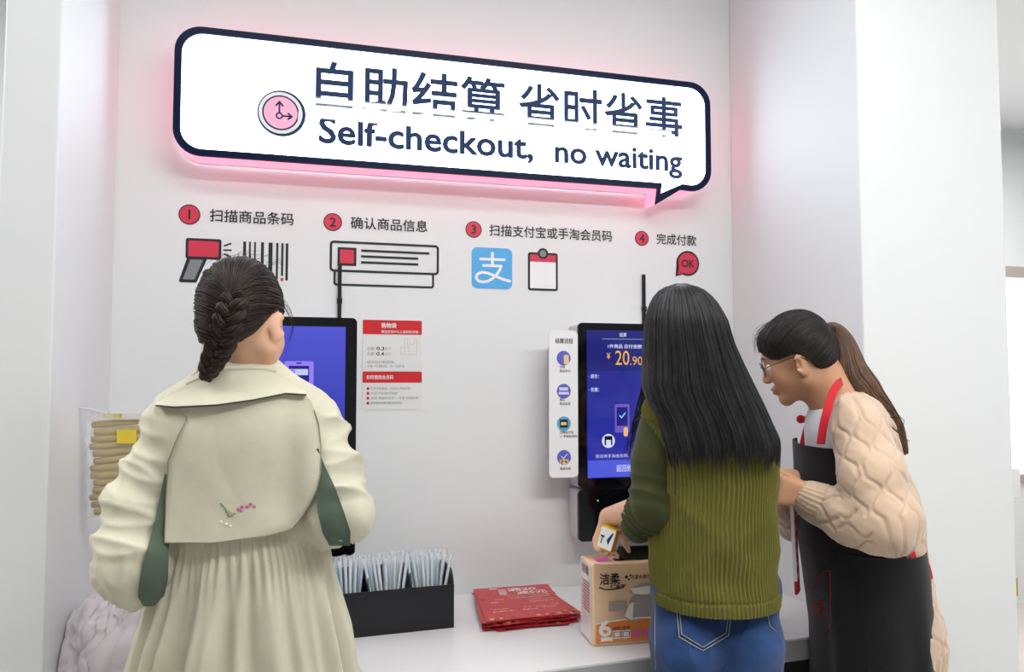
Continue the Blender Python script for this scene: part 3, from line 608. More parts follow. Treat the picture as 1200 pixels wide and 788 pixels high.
# ================================================================== people
class SDF:
    """distance field of blended cones and ellipsoids, meshed by surface nets"""
    def __init__(s, lo, hi, h):
        s.lo = np.array(lo, float); s.h = h; s.n = np.ceil((np.array(hi)-s.lo)/h).astype(int)+1; s.F = np.full(s.n, .2, np.float32)
    def sub(s, lo, hi):
        a = np.clip(np.floor((np.array(lo)-s.lo)/s.h).astype(int), 0, s.n); b = np.clip(np.ceil((np.array(hi)-s.lo)/s.h).astype(int)+1, 0, s.n)
        if (b <= a).any(): return None, None
        ax = [(s.lo[i]+s.h*np.arange(a[i], b[i])).astype(np.float32) for i in range(3)]
        return tuple(slice(a[i], b[i]) for i in range(3)), np.stack(np.meshgrid(*ax, indexing='ij'), -1)
    def put(s, sl, d, k, cut=False):
        f = s.F[sl]
        if cut: d = -d; h = np.maximum(k-np.abs(f-d), 0)/max(k, 1e-6); s.F[sl] = np.maximum(f, d)+h*h*k/4
        else: h = np.maximum(k-np.abs(f-d), 0)/max(k, 1e-6); s.F[sl] = np.minimum(f, d)-h*h*k/4
    def cone(s, a, b, ra, rb, k=.02, flat=None, cut=False):
        """flat=(axis, factor): the cone is factor times thinner along axis"""
        a = np.asarray(a, float); b = np.asarray(b, float); R = max(ra, rb)*(1 if flat is None else max(1, 1/flat[1]))+k+3*s.h
        sl, X = s.sub(np.minimum(a, b)-R, np.maximum(a, b)+R)
        if sl is None: return s
        q = X-a.astype(np.float32); d = b-a
        if flat is not None:
            ax = nrm(flat[0]); q = q+((flat[1]-1)*(q@ax.astype(np.float32)))[..., None]*ax.astype(np.float32); d = d+(flat[1]-1)*(d@ax)*ax
        t = np.clip((q@d.astype(np.float32))/max(d@d, 1e-9), 0, 1); D = np.sqrt(((q-t[..., None]*d.astype(np.float32))**2).sum(-1))-(ra+(rb-ra)*t)
        if flat is not None and flat[1] > 1: D = D/flat[1]**.5
        s.put(sl, D, k, cut); return s
    def ell(s, c, r, R=None, k=.02, cut=False):
        c = np.asarray(c, float); r = np.asarray(r, float); m = max(r)+k+3*s.h; sl, X = s.sub(c-m, c+m)
        if sl is None: return s
        q = X-c.astype(np.float32)
        if R is not None: q = q@np.asarray(R, np.float32)     # columns of R are the ellipsoid's axes
        k0 = np.sqrt(((q/r)**2).sum(-1)); k1 = np.sqrt(((q/(r*r))**2).sum(-1)); D = np.where(k1 > 1e-6, k0*(k0-1)/np.maximum(k1, 1e-6), -min(r))
        s.put(sl, D.astype(np.float32), k, cut); return s
    def clip(s, fn):
        """keep only where fn(X) < 0"""
        _, X = s.sub(s.lo, s.lo+s.h*(s.n-1)); s.F = np.maximum(s.F, fn(X).astype(np.float32)[:s.n[0], :s.n[1], :s.n[2]]); return s
    def mesh(s, smooth=1):
        F = s.F; S = F < 0; n = s.n
        c = [(i, j, k) for i in (0, 1) for j in (0, 1) for k in (0, 1)]
        V = [S[i:n[0]-1+i, j:n[1]-1+j, k:n[2]-1+k] for i, j, k in c]; an = V[0].copy(); al = V[0].copy()
        for q in V[1:]: an |= q; al &= q
        ci = np.argwhere(an & ~al); idx = -np.ones(n-1, np.int32); idx[tuple(ci.T)] = np.arange(len(ci))
        g = {o: F[ci[:, 0]+o[0], ci[:, 1]+o[1], ci[:, 2]+o[2]].astype(float) for o in c}; acc = np.zeros((len(ci), 3)); cn = np.zeros(len(ci))
        for o in c:
            for ax in range(3):
                if o[ax] == 0:
                    o2 = tuple(1 if t == ax else o[t] for t in range(3)); a = g[o]; b = g[o2]; m = (a < 0) != (b < 0); t = np.where(m, a/np.where(m, a-b, 1), 0)
                    p = np.tile(np.array(o, float), (len(ci), 1)); p[:, ax] = t; acc += p*m[:, None]; cn += m
        v = s.lo+s.h*(ci+acc/cn[:, None]); quads = []
        for ax in range(3):
            b_, c_ = (ax+1) % 3, (ax+2) % 3
            s0 = [slice(1, n[t]-1) for t in range(3)]; s1 = list(s0); s0[ax] = slice(0, n[ax]-1); s1[ax] = slice(1, n[ax])
            A = S[tuple(s0)]; B = S[tuple(s1)]; e = np.argwhere(A != B); 
            if not len(e): continue
            off = np.array([1, 1, 1]); off[ax] = 0; e = e+off; fl = S[tuple(e.T)]
            def cell(db, dc): q = e.copy(); q[:, b_] -= db; q[:, c_] -= dc; return idx[tuple(q.T)]
            q = np.stack([cell(1, 1), cell(0, 1), cell(0, 0), cell(1, 0)], 1); q[~fl] = q[~fl][:, ::-1]; quads.append(q)
        f = np.concatenate(quads); f = f[(f >= 0).all(1)]
        for _ in range(smooth):
            a = np.zeros_like(v); w_ = np.zeros(len(v))
            for i in range(4):
                for j in (1, 3): np.add.at(a, f[:, i], v[f[:, (i+j) % 4]]); np.add.at(w_, f[:, i], 1)
            v = np.where(w_[:, None] > 0, v*.45+.55*a/np.maximum(w_, 1)[:, None], v)
        return v, f
def vnormals(v, f):
    N = np.zeros_like(v); fn = np.cross(v[f[:, 2]]-v[f[:, 0]], v[f[:, 3]]-v[f[:, 1]])
    for i in range(4): np.add.at(N, f[:, i], fn)
    return nrm(N+1e-12)
def bvh(v, f): return BVHTree.FromPolygons([tuple(p) for p in np.asarray(v).tolist()], [tuple(q) for q in (f.tolist() if isinstance(f, np.ndarray) else f)])
def cast(trees, px, py, default=None):
    d = ray(px, py); best = None
    for t in trees:
        h = t.ray_cast(Vector(CAM), Vector(nrm(d)))
        if h[0] is not None and (best is None or h[3] < best): best = h[3]
    return None if best is None else best*(nrm(d)@FW)     # depth along the view
def sheet(trees, X, Y, off, relax=6, extra=None):
    """a sheet of cloth laid on what the trees hold; X, Y image coordinates (n, m); off = how far it stands proud (m)"""
    n, m = X.shape; Z = np.full((n, m), np.nan)
    for i in range(n):
        for j in range(m):
            z = cast(trees, X[i, j], Y[i, j]); Z[i, j] = z if z is not None else np.nan
    for _ in range(60):
        bad = np.isnan(Z)
        if not bad.any(): break
        pad = np.pad(Z, 1, constant_values=np.nan); nb = np.stack([pad[:-2, 1:-1], pad[2:, 1:-1], pad[1:-1, :-2], pad[1:-1, 2:]]); c_ = (~np.isnan(nb)).sum(0); a_ = np.nansum(nb, 0)/np.maximum(c_, 1); Z = np.where(bad & (c_ > 0), a_, Z)
    for _ in range(relax):
        pad = np.pad(Z, 1, mode='edge'); Z = .5*Z+.125*(pad[:-2, 1:-1]+pad[2:, 1:-1]+pad[1:-1, :-2]+pad[1:-1, 2:])
    Z = Z-off
    return np.array([[P(X[i, j], Y[i, j], Z[i, j]) for j in range(m)] for i in range(n)])
def onpath(trees, pts, off, per=6):
    """points along an image-space polyline, lying on what the trees hold"""
    pts = np.array(pts, float); out = []
    for a, b in zip(pts[:-1], pts[1:]):
        for t in np.arange(per)/per: out.append(a+(b-a)*t)
    out.append(pts[-1]); zs = [cast(trees, *q) for q in out]; last = next((z for z in zs if z is not None), 1.6); r = []
    for q, z in zip(out, zs):
        last = z if z is not None else last; r.append(P(q[0], q[1], last-off))
    return np.array(r)
def spline(pts, n):
    pts = np.array(pts, float); k = len(pts); t = np.linspace(0, k-1, n); out = []
    for u in t:
        i = min(int(u), k-2); f = u-i; p0, p1, p2, p3 = pts[max(i-1, 0)], pts[i], pts[i+1], pts[min(i+2, k-1)]
        out.append(.5*((2*p1)+(-p0+p2)*f+(2*p0-5*p1+4*p2-p3)*f*f+(-p0+3*p1-3*p2+p3)*f**3))
    return np.array(out)
def tubes(paths, rad, K=4):
    """many thin tubes in one mesh: paths (N, M, 3), rad (M,)"""
    paths = np.asarray(paths, float); N, M = paths.shape[:2]; rad = np.broadcast_to(np.asarray(rad, float), (M,))
    T_ = nrm(np.gradient(paths, axis=1)+1e-9); ref = np.array([.37, .55, .21]); A = nrm(np.cross(T_, ref)+1e-9); B = np.cross(T_, A)
    a = 2*np.pi*np.arange(K)/K; v = paths[:, :, None]+rad[None, :, None, None]*(A[:, :, None]*np.cos(a)[None, None, :, None]+B[:, :, None]*np.sin(a)[None, None, :, None])
    ids = np.arange(N*M*K).reshape(N, M, K); i0 = ids[:, :-1]; i1 = ids[:, 1:]
    f = np.stack([i0, np.roll(i0, -1, 2), np.roll(i1, -1, 2), i1], -1).reshape(-1, 4); return v.reshape(-1, 3), f
def join(parts):
    v = []; f = []; n = 0
    for a, b in parts: v.append(a); f.append(b+n); n += len(a)
    return np.concatenate(v), np.concatenate(f)
_wd = nrm(rng.normal(size=(10, 3))); _wp = rng.uniform(0, 6.28, 10)
def wob(p, sc):
    p = np.asarray(p); return sum(np.sin((p@_wd[i])*sc*(.7+.12*i)+_wp[i]+1.7*np.sin((p@_wd[(i+3) % 10])*sc*.6)) for i in range(6))/6
def crease(p, sc): return 1-2*np.abs(wob(p, sc))
def axis_uv(v, pts):
    L = np.concatenate([[0], np.cumsum(np.linalg.norm(np.diff(pts, axis=0), axis=1))]); s = np.zeros(len(v)); best = np.full(len(v), 9.); ang = np.zeros(len(v)); ref = UP*.3-FW*.9
    for i in range(len(pts)-1):
        d = pts[i+1]-pts[i]; t = np.clip((v-pts[i])@d/(d@d), 0, 1); w_ = v-pts[i]-t[:, None]*d; r = np.linalg.norm(w_, axis=1); mk = r < best; best[mk] = r[mk]; s[mk] = (L[i]+t*(L[i+1]-L[i]))[mk]
        e = nrm(d); a = nrm(ref-(ref@e)*e); b = np.cross(e, a); ang[mk] = np.arctan2(w_@b, w_@a)[mk]
    return s, ang, best, L[-1]
class Head:
    def __init__(s, c, fwd, up, k=1.0, sy=1.0):
        s.sy = sy; s.c = np.asarray(c, float); s.y = nrm(fwd); s.z = nrm(np.asarray(up)-(np.asarray(up)@s.y)*s.y); s.x = np.cross(s.y, s.z); s.k = k; s.R = np.stack([s.x, s.y, s.z], 1)
    def p(s, x, y, z): return s.c+s.k*(s.x*x+s.y*y*s.sy+s.z*z)
    def loc(s, X): return ((np.asarray(X)-s.c)@s.R)/(s.k*np.array([1, s.sy, 1]))
    def add(s, S):
        k = s.k; R = s.R; e = lambda c, r, kk=.02, **q: S.ell(s.p(*c), np.array(r)*k*np.array([1, s.sy, 1]), R, kk*k, **q); cn = lambda a, b, ra, rb, kk=.012, **q: S.cone(s.p(*a), s.p(*b), ra*k, rb*k, kk*k, **q)
        e((0, -.012, .030), (.073, .094, .082)); e((0, .030, -.025), (.057, .058, .072), .03)
        for x in (-1, 1): cn((x*.056, .0, -.050), (x*.018, .066, -.094), .016, .013, .03); e((x*.034, .060, -.028), (.020, .018, .022), .03)
        e((0, .074, -.092), (.018, .014, .013), .02); cn((-.03, .083, .028), (.03, .083, .028), .011, .011, .02)
        cn((0, .090, .006), (0, .108, -.030), .0065, .0085, .012); e((0, .100, -.033), (.015, .011, .008), .010)
        e((0, .092, -.058), (.022, .010, .0065), .010); e((0, .090, -.069), (.018, .010, .0070), .008)
        for x in (-1, 1): e((x*.031, .096, .003), (.016, .012, .010), .012, cut=True)
        S.cone(s.p(-.020, .103, -.0635), s.p(.020, .103, -.0635), .0018*k, .0018*k, .003, cut=True)
        for x in (-1, 1):
            Re = np.stack([nrm(s.x*x*.75-s.y*.65), nrm(s.y*.75+s.x*x*.65), s.z], 1)
            S.ell(s.p(x*.076, -.010, -.010), np.array((.0075, .018, .031))*k, Re, .006*k); S.ell(s.p(x*.084, -.004, -.006), np.array((.006, .008, .015))*k, Re, .004*k, cut=True)
    def features(s, par, skin, eyes=True):
        k = s.k
        for x in (-1, 1):
            o = obj('eye', MB().ellip(s.p(x*.031, .0775, .002), (.0118*k,)*3, 20, 14), M_eye, par, smooth=True)
            obj('iris', MB().ellip(s.p(x*.031, .0863, .002), np.array((.0052, .0034, .0052))*k, 16, 10, s.R), M_iris, o, smooth=True)
            obj('eyebrow', MB().tube([s.p(x*(.014+.034*t), .0955-.012*t*t, .024+.006*math.sin(t*2.4)) for t in np.linspace(0, 1, 8)], np.array([.0018, .0026, .003, .003, .0028, .0023, .0017, .0009])*k, 8), M_hairblack, par, smooth=True)
        obj('lips', MB().ellip(s.p(0, .0925, -.0585), np.array((.020, .0105, .0048))*k, 20, 10, s.R).ellip(s.p(0, .0905, -.0690), np.array((.0165, .0105, .0055))*k, 20, 10, s.R), M_lips, par, smooth=True)
def hand(S, w, d, n, s, curl, k=1.0, thumb=(.45, .75, .45), spread=.10):
    """w wrist, d towards the fingers, n out of the palm, s towards the thumb; curl = bend in radians per joint (one number or four)"""
    d = nrm(d); n = nrm(np.asarray(n)-(np.asarray(n)@d)*d); s_ = np.cross(d, n); s_ = s_ if s_@np.asarray(s) > 0 else -s_
    w = np.asarray(w, float); L = .078*k; curl = np.broadcast_to(curl, (4,))
    for q, r in ((-.026, .011), (-.009, .012), (.009, .012), (.026, .0115)): S.cone(w+s_*q*.55*k, w+d*L+s_*q*k, .014*k, r*k, .012*k)
    for i, (q, l) in enumerate(((.029, .066), (.010, .074), (-.010, .068), (-.028, .053))):
        b = w+d*L*(.97 if i in (1, 2) else .92)+s_*q*k; a = 0; sp = (q/.03)*spread
        for j, (fr, r0, r1) in enumerate(((.45, .0092, .0085), (.31, .0085, .0078), (.24, .0078, .0066))):
            a += curl[i]*(1 if j else .8); dd = nrm(d*math.cos(a)+n*math.sin(a)+s_*sp*math.cos(a)); e = b+dd*l*fr*k; S.cone(b, e, r0*k, r1*k, .004*k); b = e
    t = nrm(d*thumb[0]+s_*thumb[1]+n*thumb[2]); b = w+d*.020*k+s_*.020*k; e = b+t*.042*k; S.cone(b, e, .0135*k, .0105*k, .012*k)
    t2 = nrm(t+d*.35+n*.25-s_*.1); e2 = e+t2*.030*k; S.cone(e, e2, .0100*k, .0092*k, .005*k); e3 = e2+nrm(t2+n*.2)*.022*k; S.cone(e2, e3, .0092*k, .0070*k, .004*k)
def limbs(S, J, slim=1.0):
    c = S.cone
    c(J['pelvis'], J['chest'], .085*slim, .090*slim, .05); c(J['chest'], J['neck'], .085*slim, .050, .04); c(J['neck'], J['skull'], .047, .046, .03)
    c(J['shL'], J['shR'], .042, .042, .05)
    for q in 'LR':
        c(J['sh'+q], J['el'+q], .040, .033, .03); c(J['el'+q], J['wr'+q], .034, .023, .015)
        c(J['hip'+q], J['kn'+q], .075*slim, .050, .05); c(J['kn'+q], J['an'+q], .048, .034, .03); c(J['pelvis'], J['hip'+q], .085*slim, .08*slim, .05)
        c(J['an'+q], J['an'+q]+J['toe']*.05-np.array([0, 0, .045]), .032, .028, .03); c(J['an'+q]+J['toe']*.03-np.array([0, 0, .052]), J['an'+q]+J['toe']*.15-np.array([0, 0, .058]), .028, .020, .03)
def shoes(J, m, par):
    for q in 'LR':
        a = J['an'+q]; t = J['toe']; S = SDF(np.minimum(a-.1, a+t*.25-.1)-[0, 0, .1], np.maximum(a+.1, a+t*.25+.1), .006)
        z = a[2]; f = lambda x, h: np.array([a[0]+t[0]*x, a[1]+t[1]*x, h])
        S.cone(f(-.03, .04), f(.15, .034), .040, .034, .02); S.cone(f(-.02, .06), f(.05, .06), .040, .036, .02); S.clip(lambda X: .004-X[..., 2])
        obj('shoe', S.mesh(), m, par, smooth=True)
def surf_strands(tree, c, d0, d1, n=14, lift=.0008, jit=.0015, rmax=.2):
    """hair paths that run over a scalp surface from direction d0 to direction d1 seen from c"""
    out = []
    for a, b in zip(d0, d1):
        a = nrm(a); b = nrm(b); w_ = math.acos(np.clip(a@b, -1, 1)); pts = []; j = rng.normal(0, jit)
        ok = True
        for t in np.linspace(0, 1, n):
            d = (math.sin((1-t)*w_)*a+math.sin(t*w_)*b)/math.sin(w_) if w_ > 1e-3 else a
            h = tree.ray_cast(Vector(c+d*rmax), Vector(-d), rmax)
            if h[0] is None: ok = False; break
            pts.append(np.array(h[0])+d*(lift+abs(j)*math.sin(math.pi*t)))
        if ok: out.append(pts)
    return np.array(out)

M_skin = mat('skin', (222, 176, 146), .5, .35, noise=(30, .04)); M_skin2 = mat('skin_warm', (194, 146, 114), .5, .35, noise=(30, .05)); M_lips = mat('lip_colour', (178, 96, 92), .4, .4); M_eye = mat('eye_white', (228, 224, 220), .2, .5); M_iris = mat('iris_dark', (42, 28, 22), .1, .5)
def hairmat(name, rgb, rough=.38, spec=.5):
    m = mat(name, rgb, rough, spec); nt = m.node_tree; b = nt.nodes['Principled BSDF']
    tc = nt.nodes.new('ShaderNodeTexCoord'); n = nt.nodes.new('ShaderNodeTexNoise'); n.inputs['Scale'].default_value = 45; nt.links.new(tc.outputs['Object'], n.inputs['Vector'])
    r = nt.nodes.new('ShaderNodeValToRGB'); c = lin(rgb); r.color_ramp.elements[0].position = .35; r.color_ramp.elements[1].position = .7
    r.color_ramp.elements[0].color = tuple(v*.75 for v in c)+(1,); r.color_ramp.elements[1].color = tuple(v*1.3 for v in c)+(1,)
    nt.links.new(n.outputs['Fac'], r.inputs[0]); nt.links.new(r.outputs[0], b.inputs['Base Color']); return m
M_hairblack = hairmat('hair_black', (37, 32, 30), .4, .35); M_hairbrown = hairmat('hair_dark_brown', (50, 39, 35), .48, .3); M_hairpony = hairmat('hair_brown_ends', (98, 70, 50)); M_hairink = hairmat('hair_ink_black', (37, 36, 37), .38, .42)
def fabric(name, rgb, weave=900, amount=.05, rough=.85, fold=None, sheen=.15):
    m = mat(name, rgb, rough, .25, noise=(14, amount), sheen=sheen); nt = m.node_tree; b = nt.nodes['Principled BSDF']
    tc = nt.nodes.new('ShaderNodeTexCoord'); n = nt.nodes.new('ShaderNodeTexNoise'); n.inputs['Scale'].default_value = weave; n.inputs['Detail'].default_value = 2; nt.links.new(tc.outputs['Object'], n.inputs['Vector'])
    bp = nt.nodes.new('ShaderNodeBump'); bp.inputs['Strength'].default_value = .35; bp.inputs['Distance'].default_value = .001; nt.links.new(n.outputs['Fac'], bp.inputs['Height']); nt.links.new(bp.outputs[0], b.inputs['Normal'])
    if fold:
        n2 = nt.nodes.new('ShaderNodeTexNoise'); n2.inputs['Scale'].default_value = fold[0]; n2.inputs['Detail'].default_value = 3; nt.links.new(tc.outputs['Object'], n2.inputs['Vector'])
        b2 = nt.nodes.new('ShaderNodeBump'); b2.inputs['Strength'].default_value = fold[1]; b2.inputs['Distance'].default_value = .012; nt.links.new(n2.outputs['Fac'], b2.inputs['Height']); nt.links.new(bp.outputs[0], b2.inputs['Normal']); nt.links.new(b2.outputs[0], b.inputs['Normal'])
    return m
M_coat = fabric('coat_cotton', (204, 200, 177), 700, .05, fold=(9, .35)); M_gusset = fabric('coat_green_panel', (82, 98, 83), 700, .06); M_seam_shadow = mat('seam_and_shadow_dark', (60, 60, 54), .8); M_coatseam = mat('seam_khaki', (150, 144, 120), .8)  # the dark seam colour also draws the shade under the collar
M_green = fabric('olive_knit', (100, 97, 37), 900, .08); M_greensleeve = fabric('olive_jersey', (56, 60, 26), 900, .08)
M_denim = fabric('denim', (40, 67, 112), 500, .34, .9); M_stitch = mat('denim_stitch', (150, 150, 140), .8); M_denimdark = fabric('denim_pocket', (38, 64, 107), 500, .34, .9)
M_beige = fabric('beige_cable_knit', (206, 180, 154), 420, .06, .95, sheen=.5); M_apron = fabric('apron_black', (22, 22, 25), 600, .1, .75); M_ribbon = fabric('ribbon_red', (196, 32, 48), 600, .06, .7); M_tee = fabric('white_tee', (226, 228, 232), 700, .02); M_shoe = mat('shoe_dark', (44, 40, 42), .5); M_trouser = fabric('trousers_dark', (40, 42, 52), 600, .1)
M_redthread = mat('embroidery_red', (150, 34, 36), .8); M_lens = mat('lens_glass', (255, 255, 255), .02, .5, alpha=.12); M_frame = mat('glasses_frame', (50, 46, 48), .25, .5, metal=.6)

def rings_loft(rows, nth, axes, shape=2.0, fn=None):
    """rows of (centre, half width, half depth); axes = (width direction, depth direction)"""
    th = np.linspace(0, 2*math.pi, nth+1)[:-1]; ct = np.cos(th); st = np.sin(th); e = 2/shape
    cx = np.sign(ct)*np.abs(ct)**e; sy = np.sign(st)*np.abs(st)**e; G = []
    for i, (c, a, b) in enumerate(rows):
        p = np.asarray(c)+np.outer(a*cx, axes[0])+np.outer(b*sy, axes[1])
        if fn is not None: p = p+fn(i, th, p)
        G.append(p)
    return np.array(G)
def gquads(n, m, wrap=True):
    i = np.arange(n-1)[:, None]; j = np.arange(m if wrap else m-1)[None]; j2 = (j+1) % m
    return np.stack([i*m+j, i*m+j2, (i+1)*m+j2, (i+1)*m+j], -1).reshape(-1, 4)
def interp_rows(tab, ys):
    tab = np.array(tab, float); return np.stack([np.interp(ys, tab[:, 0], tab[:, k]) for k in range(1, tab.shape[1])], 1)
def body_box(J, pad=.16):
    a = np.array([v for k, v in J.items() if k != 'toe']); lo = a.min(0)-pad; hi = a.max(0)+pad; lo[2] = -.01; return lo, hi
def ground(p, z): return np.array([p[0], p[1], z])

# ------------------------------------------------------------------ woman in the beige coat
Z1 = 1.47
J = dict(pelvis=P(286, 690, Z1), chest=P(284, 525, Z1), neck=P(286, 462, Z1+.01), skull=P(283, 405, Z1+.005), shL=P(212, 494, Z1), shR=P(357, 492, Z1), elL=P(152, 655, Z1-.08), elR=P(398, 592, Z1-.06), wrL=P(214, 640, Z1+.16), wrR=P(352, 610, Z1+.18), toe=nrm(np.array([.2, .98, 0])))
for q, x in (('L', 255), ('R', 318)):
    h = P(x, 720, Z1); J['hip'+q] = h; J['kn'+q] = ground(h+FW*.01, .47); J['an'+q] = ground(h, .085)
w1 = thing('person', ground(P(286, 690, Z1), 0), 'woman with braided brown hair in a beige caped coat, facing the left checkout screen', 'person')
H1 = Head(P(285, 380, Z1-.02), FW*.96+RT*.13-UP*.24, UP*1.0-RT*.03, .93)
lo, hi = body_box(J, .15); S = SDF(lo, hi+[0, 0, .04], .0042); limbs(S, J, .82); H1.add(S)
hand(S, J['wrL'], FW*.8+RT*.5+UP*.2, RT, UP, .5); hand(S, J['wrR'], FW*.9+UP*.4-RT*.2, -UP, -RT, .3)
obj('body', S.mesh(), M_skin, w1, smooth=True); H1.features(w1, M_skin); shoes(J, M_shoe, w1)

lo = np.min([P(90, 780, 1.4), P(90, 420, 1.9), P(450, 420, 1.4), P(450, 780, 1.9)], 0); hi = np.max([P(90, 780, 1.4), P(90, 420, 1.9), P(450, 420, 1.4), P(450, 780, 1.9)], 0)
S = SDF(lo-.05, hi+.05, .0045); fl_ = (FW, 1.42)
S.cone(P(284, 515, Z1), P(288, 640, Z1), .148, .143, .04, fl_); S.cone(P(217, 497, Z1), P(352, 494, Z1), .054, .054, .05); S.cone(P(286, 448, Z1+.01), P(285, 500, Z1), .058, .10, .05, (FW, 1.15))
tor = S.F.copy()
S.cone(P(207, 502, Z1-.01), P(168, 590, Z1-.05), .055, .052, .03); S.cone(P(168, 590, Z1-.05), P(156, 660, Z1-.08), .052, .060, .03); S.cone(P(158, 662, Z1-.08), P(212, 645, Z1+.14), .060, .043, .03)
S.cone(P(365, 500, Z1-.01), P(390, 560, Z1-.04), .052, .050, .03); S.cone(P(387, 560, Z1-.04), P(399, 597, Z1-.06), .052, .050, .03); S.cone(P(395, 602, Z1-.06), P(352, 612, Z1+.16), .048, .038, .03)
v, f = S.mesh(2); N = vnormals(v, f); px, py = pix(v.T[:, :].T) if False else (None, None)
q = v-CAM; dz = q@FW; px = 600+FPX*(q@RT)/dz; py = 394-FPX*(q@UP)/dz
arm = np.clip((np.abs(px-286)-85)/20, 0, 1)
wv = v+0; wv = wv*np.array([1, 1, .55])
lA = np.array([P(207, 502, Z1-.01), P(168, 590, Z1-.05), P(157, 661, Z1-.08), P(212, 645, Z1+.14)]); rA = np.array([P(365, 500, Z1-.01), P(387, 560, Z1-.04), P(398, 600, Z1-.06), P(352, 612, Z1+.16)])
uL = axis_uv(v, lA); uR = axis_uv(v, rA); isl = uL[2] < uR[2]; su = np.where(isl, uL[0], uR[0]); au = np.where(isl, uL[1], uR[1])
hel = (1-2*np.abs(np.sin(su*math.pi/.075+.9*np.sin(au+.6)+1.5*wob(v, 13)))**.7)*.0062+(1-2*np.abs(np.sin(su*math.pi/.043-1.2*np.cos(au)+2.2*wob(v, 21)))**.8)*.0032
v = v+N*(hel*arm)[:, None]
v = v+N*((.0060*arm+.002)*crease(wv+.02*np.stack([wob(wv, 14)]*3, 1), 38)+.0045*crease(wv[:, ::-1]*np.array([.7, 1, 1]), 85)*arm)[:, None]
coat = obj('coat', (v, f), M_coat, w1, smooth=True)
BT = bvh(v, f)
def submesh(v, f, m):
    ff = f[m]; u, inv = np.unique(ff, return_inverse=True); return v[u], inv.reshape(-1, 4)
def rows_sheet(tree, rows, nu, nv, off, relax=4):
    ys_ = np.linspace(rows[0][0], rows[-1][0], nv); t_ = interp_rows(rows, ys_); X = t_[:, :1]+(t_[:, 1:2]-t_[:, :1])*np.linspace(0, 1, nu)[None]; return sheet(tree, X, np.tile(ys_[:, None], (1, nu)), off, relax)
for rows in ([(556, 193, 200), (575, 189, 199), (610, 182, 199), (645, 172, 198), (680, 163.5, 197), (700, 161.5, 192), (711, 168, 180)], [(526, 371, 373), (545, 370, 380), (570, 370, 392), (600, 372, 403), (625, 378, 411), (640, 386, 410)]):
    obj('underarm_panel', MB().grid(rows_sheet([BT], rows, 16, 44, .0100, 24), thick=-.0015), M_gusset, coat, smooth=True, sharp=60, label='dark green underarm panel')
# gathered skirt of the coat
ys = np.linspace(612, 1040, 64); tab = interp_rows([(612, 288, 84, .100), (630, 289, 88, .102), (650, 289, 95, .106), (690, 288, 104, .110), (740, 286, 117, .114), (788, 284, 128, .114), (900, 281, 148, .120), (1040, 278, 165, .128)], ys)
ph_ = rng.uniform(0, 6.28, 8)
def pleat(i, th, p):
    y = ys[i]; gth = np.clip((y-625)/120, .15, 1.0); t = th+.05*np.sin(3*th+y*.008)
    a = .011*np.sin(11*t+ph_[0]+.9*np.sin(2*th))+.007*np.sin(19*t+ph_[1]+np.sin(5*th)*1.2)+.004*np.sin(33*t+ph_[2]+y*.006)
    gath = .0035*np.sin(62*th+2*np.sin(7*th))*np.exp(-((y-640)/35)**2)
    return (np.outer(np.cos(th), RT)+np.outer(np.sin(th), FW))*(a*gth*(1.0 if y < 800 else 1.3)+gath)[:, None]
G_ = rings_loft([(P(tab[i, 0], ys[i], Z1), tab[i, 1]*Z1/FPX, tab[i, 2]) for i in range(len(ys))], 420, (RT, FW), 2.2, pleat)
front_y = lambda X_: -.725+(X_-XL)/(XR-XL)*.097
G_[..., 1] = np.minimum(G_[..., 1], front_y(G_[..., 0])-.010)
obj('coat_skirt', (G_.reshape(-1, 3), gquads(len(ys), 420)), M_coat, w1, smooth=True)
# cape flap on the back
n, m = 46, 64; X = np.zeros((n, m)); Y = np.zeros((n, m))
for i, vv in enumerate(np.linspace(0, 1, n)):
    yl = 470+vv*168
    xl = np.interp(yl, [470, 490, 510, 540, 640], [206, 219, 208, 196, 192]); xr = np.interp(yl, [465, 480, 510, 545, 580, 600, 615, 628, 638], [350, 364, 373, 376, 375, 371, 365, 355, 344])
    for j, uu in enumerate(np.linspace(0, 1, m)):
        x = xl+(xr-xl)*uu; yb = np.interp(x, [190, 250, 310, 335, 355, 376], [637, 636, 629, 623, 614, 604]); yt = np.interp(x, [190, 250, 300, 335, 376], [474, 470, 465, 460, 462]); X[i, j] = x; Y[i, j] = yt+(yb-yt)*vv
off = .010+.016*np.linspace(0, 1, n)[:, None]**2+.004*np.sin(np.linspace(0, 9, m))[None]*np.linspace(0, 1, n)[:, None]
fg = sheet([BT], X, Y, off, 40); fg = fg+FW[None, None]*(.0042*crease(fg.reshape(-1, 3)*np.array([1, 1, .6]), 26).reshape(fg.shape[:2])+.0012*wob(fg.reshape(-1, 3), 60).reshape(fg.shape[:2]))[..., None]; fm = MB().grid(fg, thick=-.002)
flap = obj('cape_flap', fm, M_coat, w1, smooth=True, sharp=60); FT = bvh(np.array(fm.v), [q for q in fm.f])
edge = np.concatenate([fg[4:, 0], fg[-1], fg[::-1, -1][:-6]]); obj('hem_seam', MB().tube(edge-FW*.0012, .0011, 6), M_coatseam, flap, smooth=True)
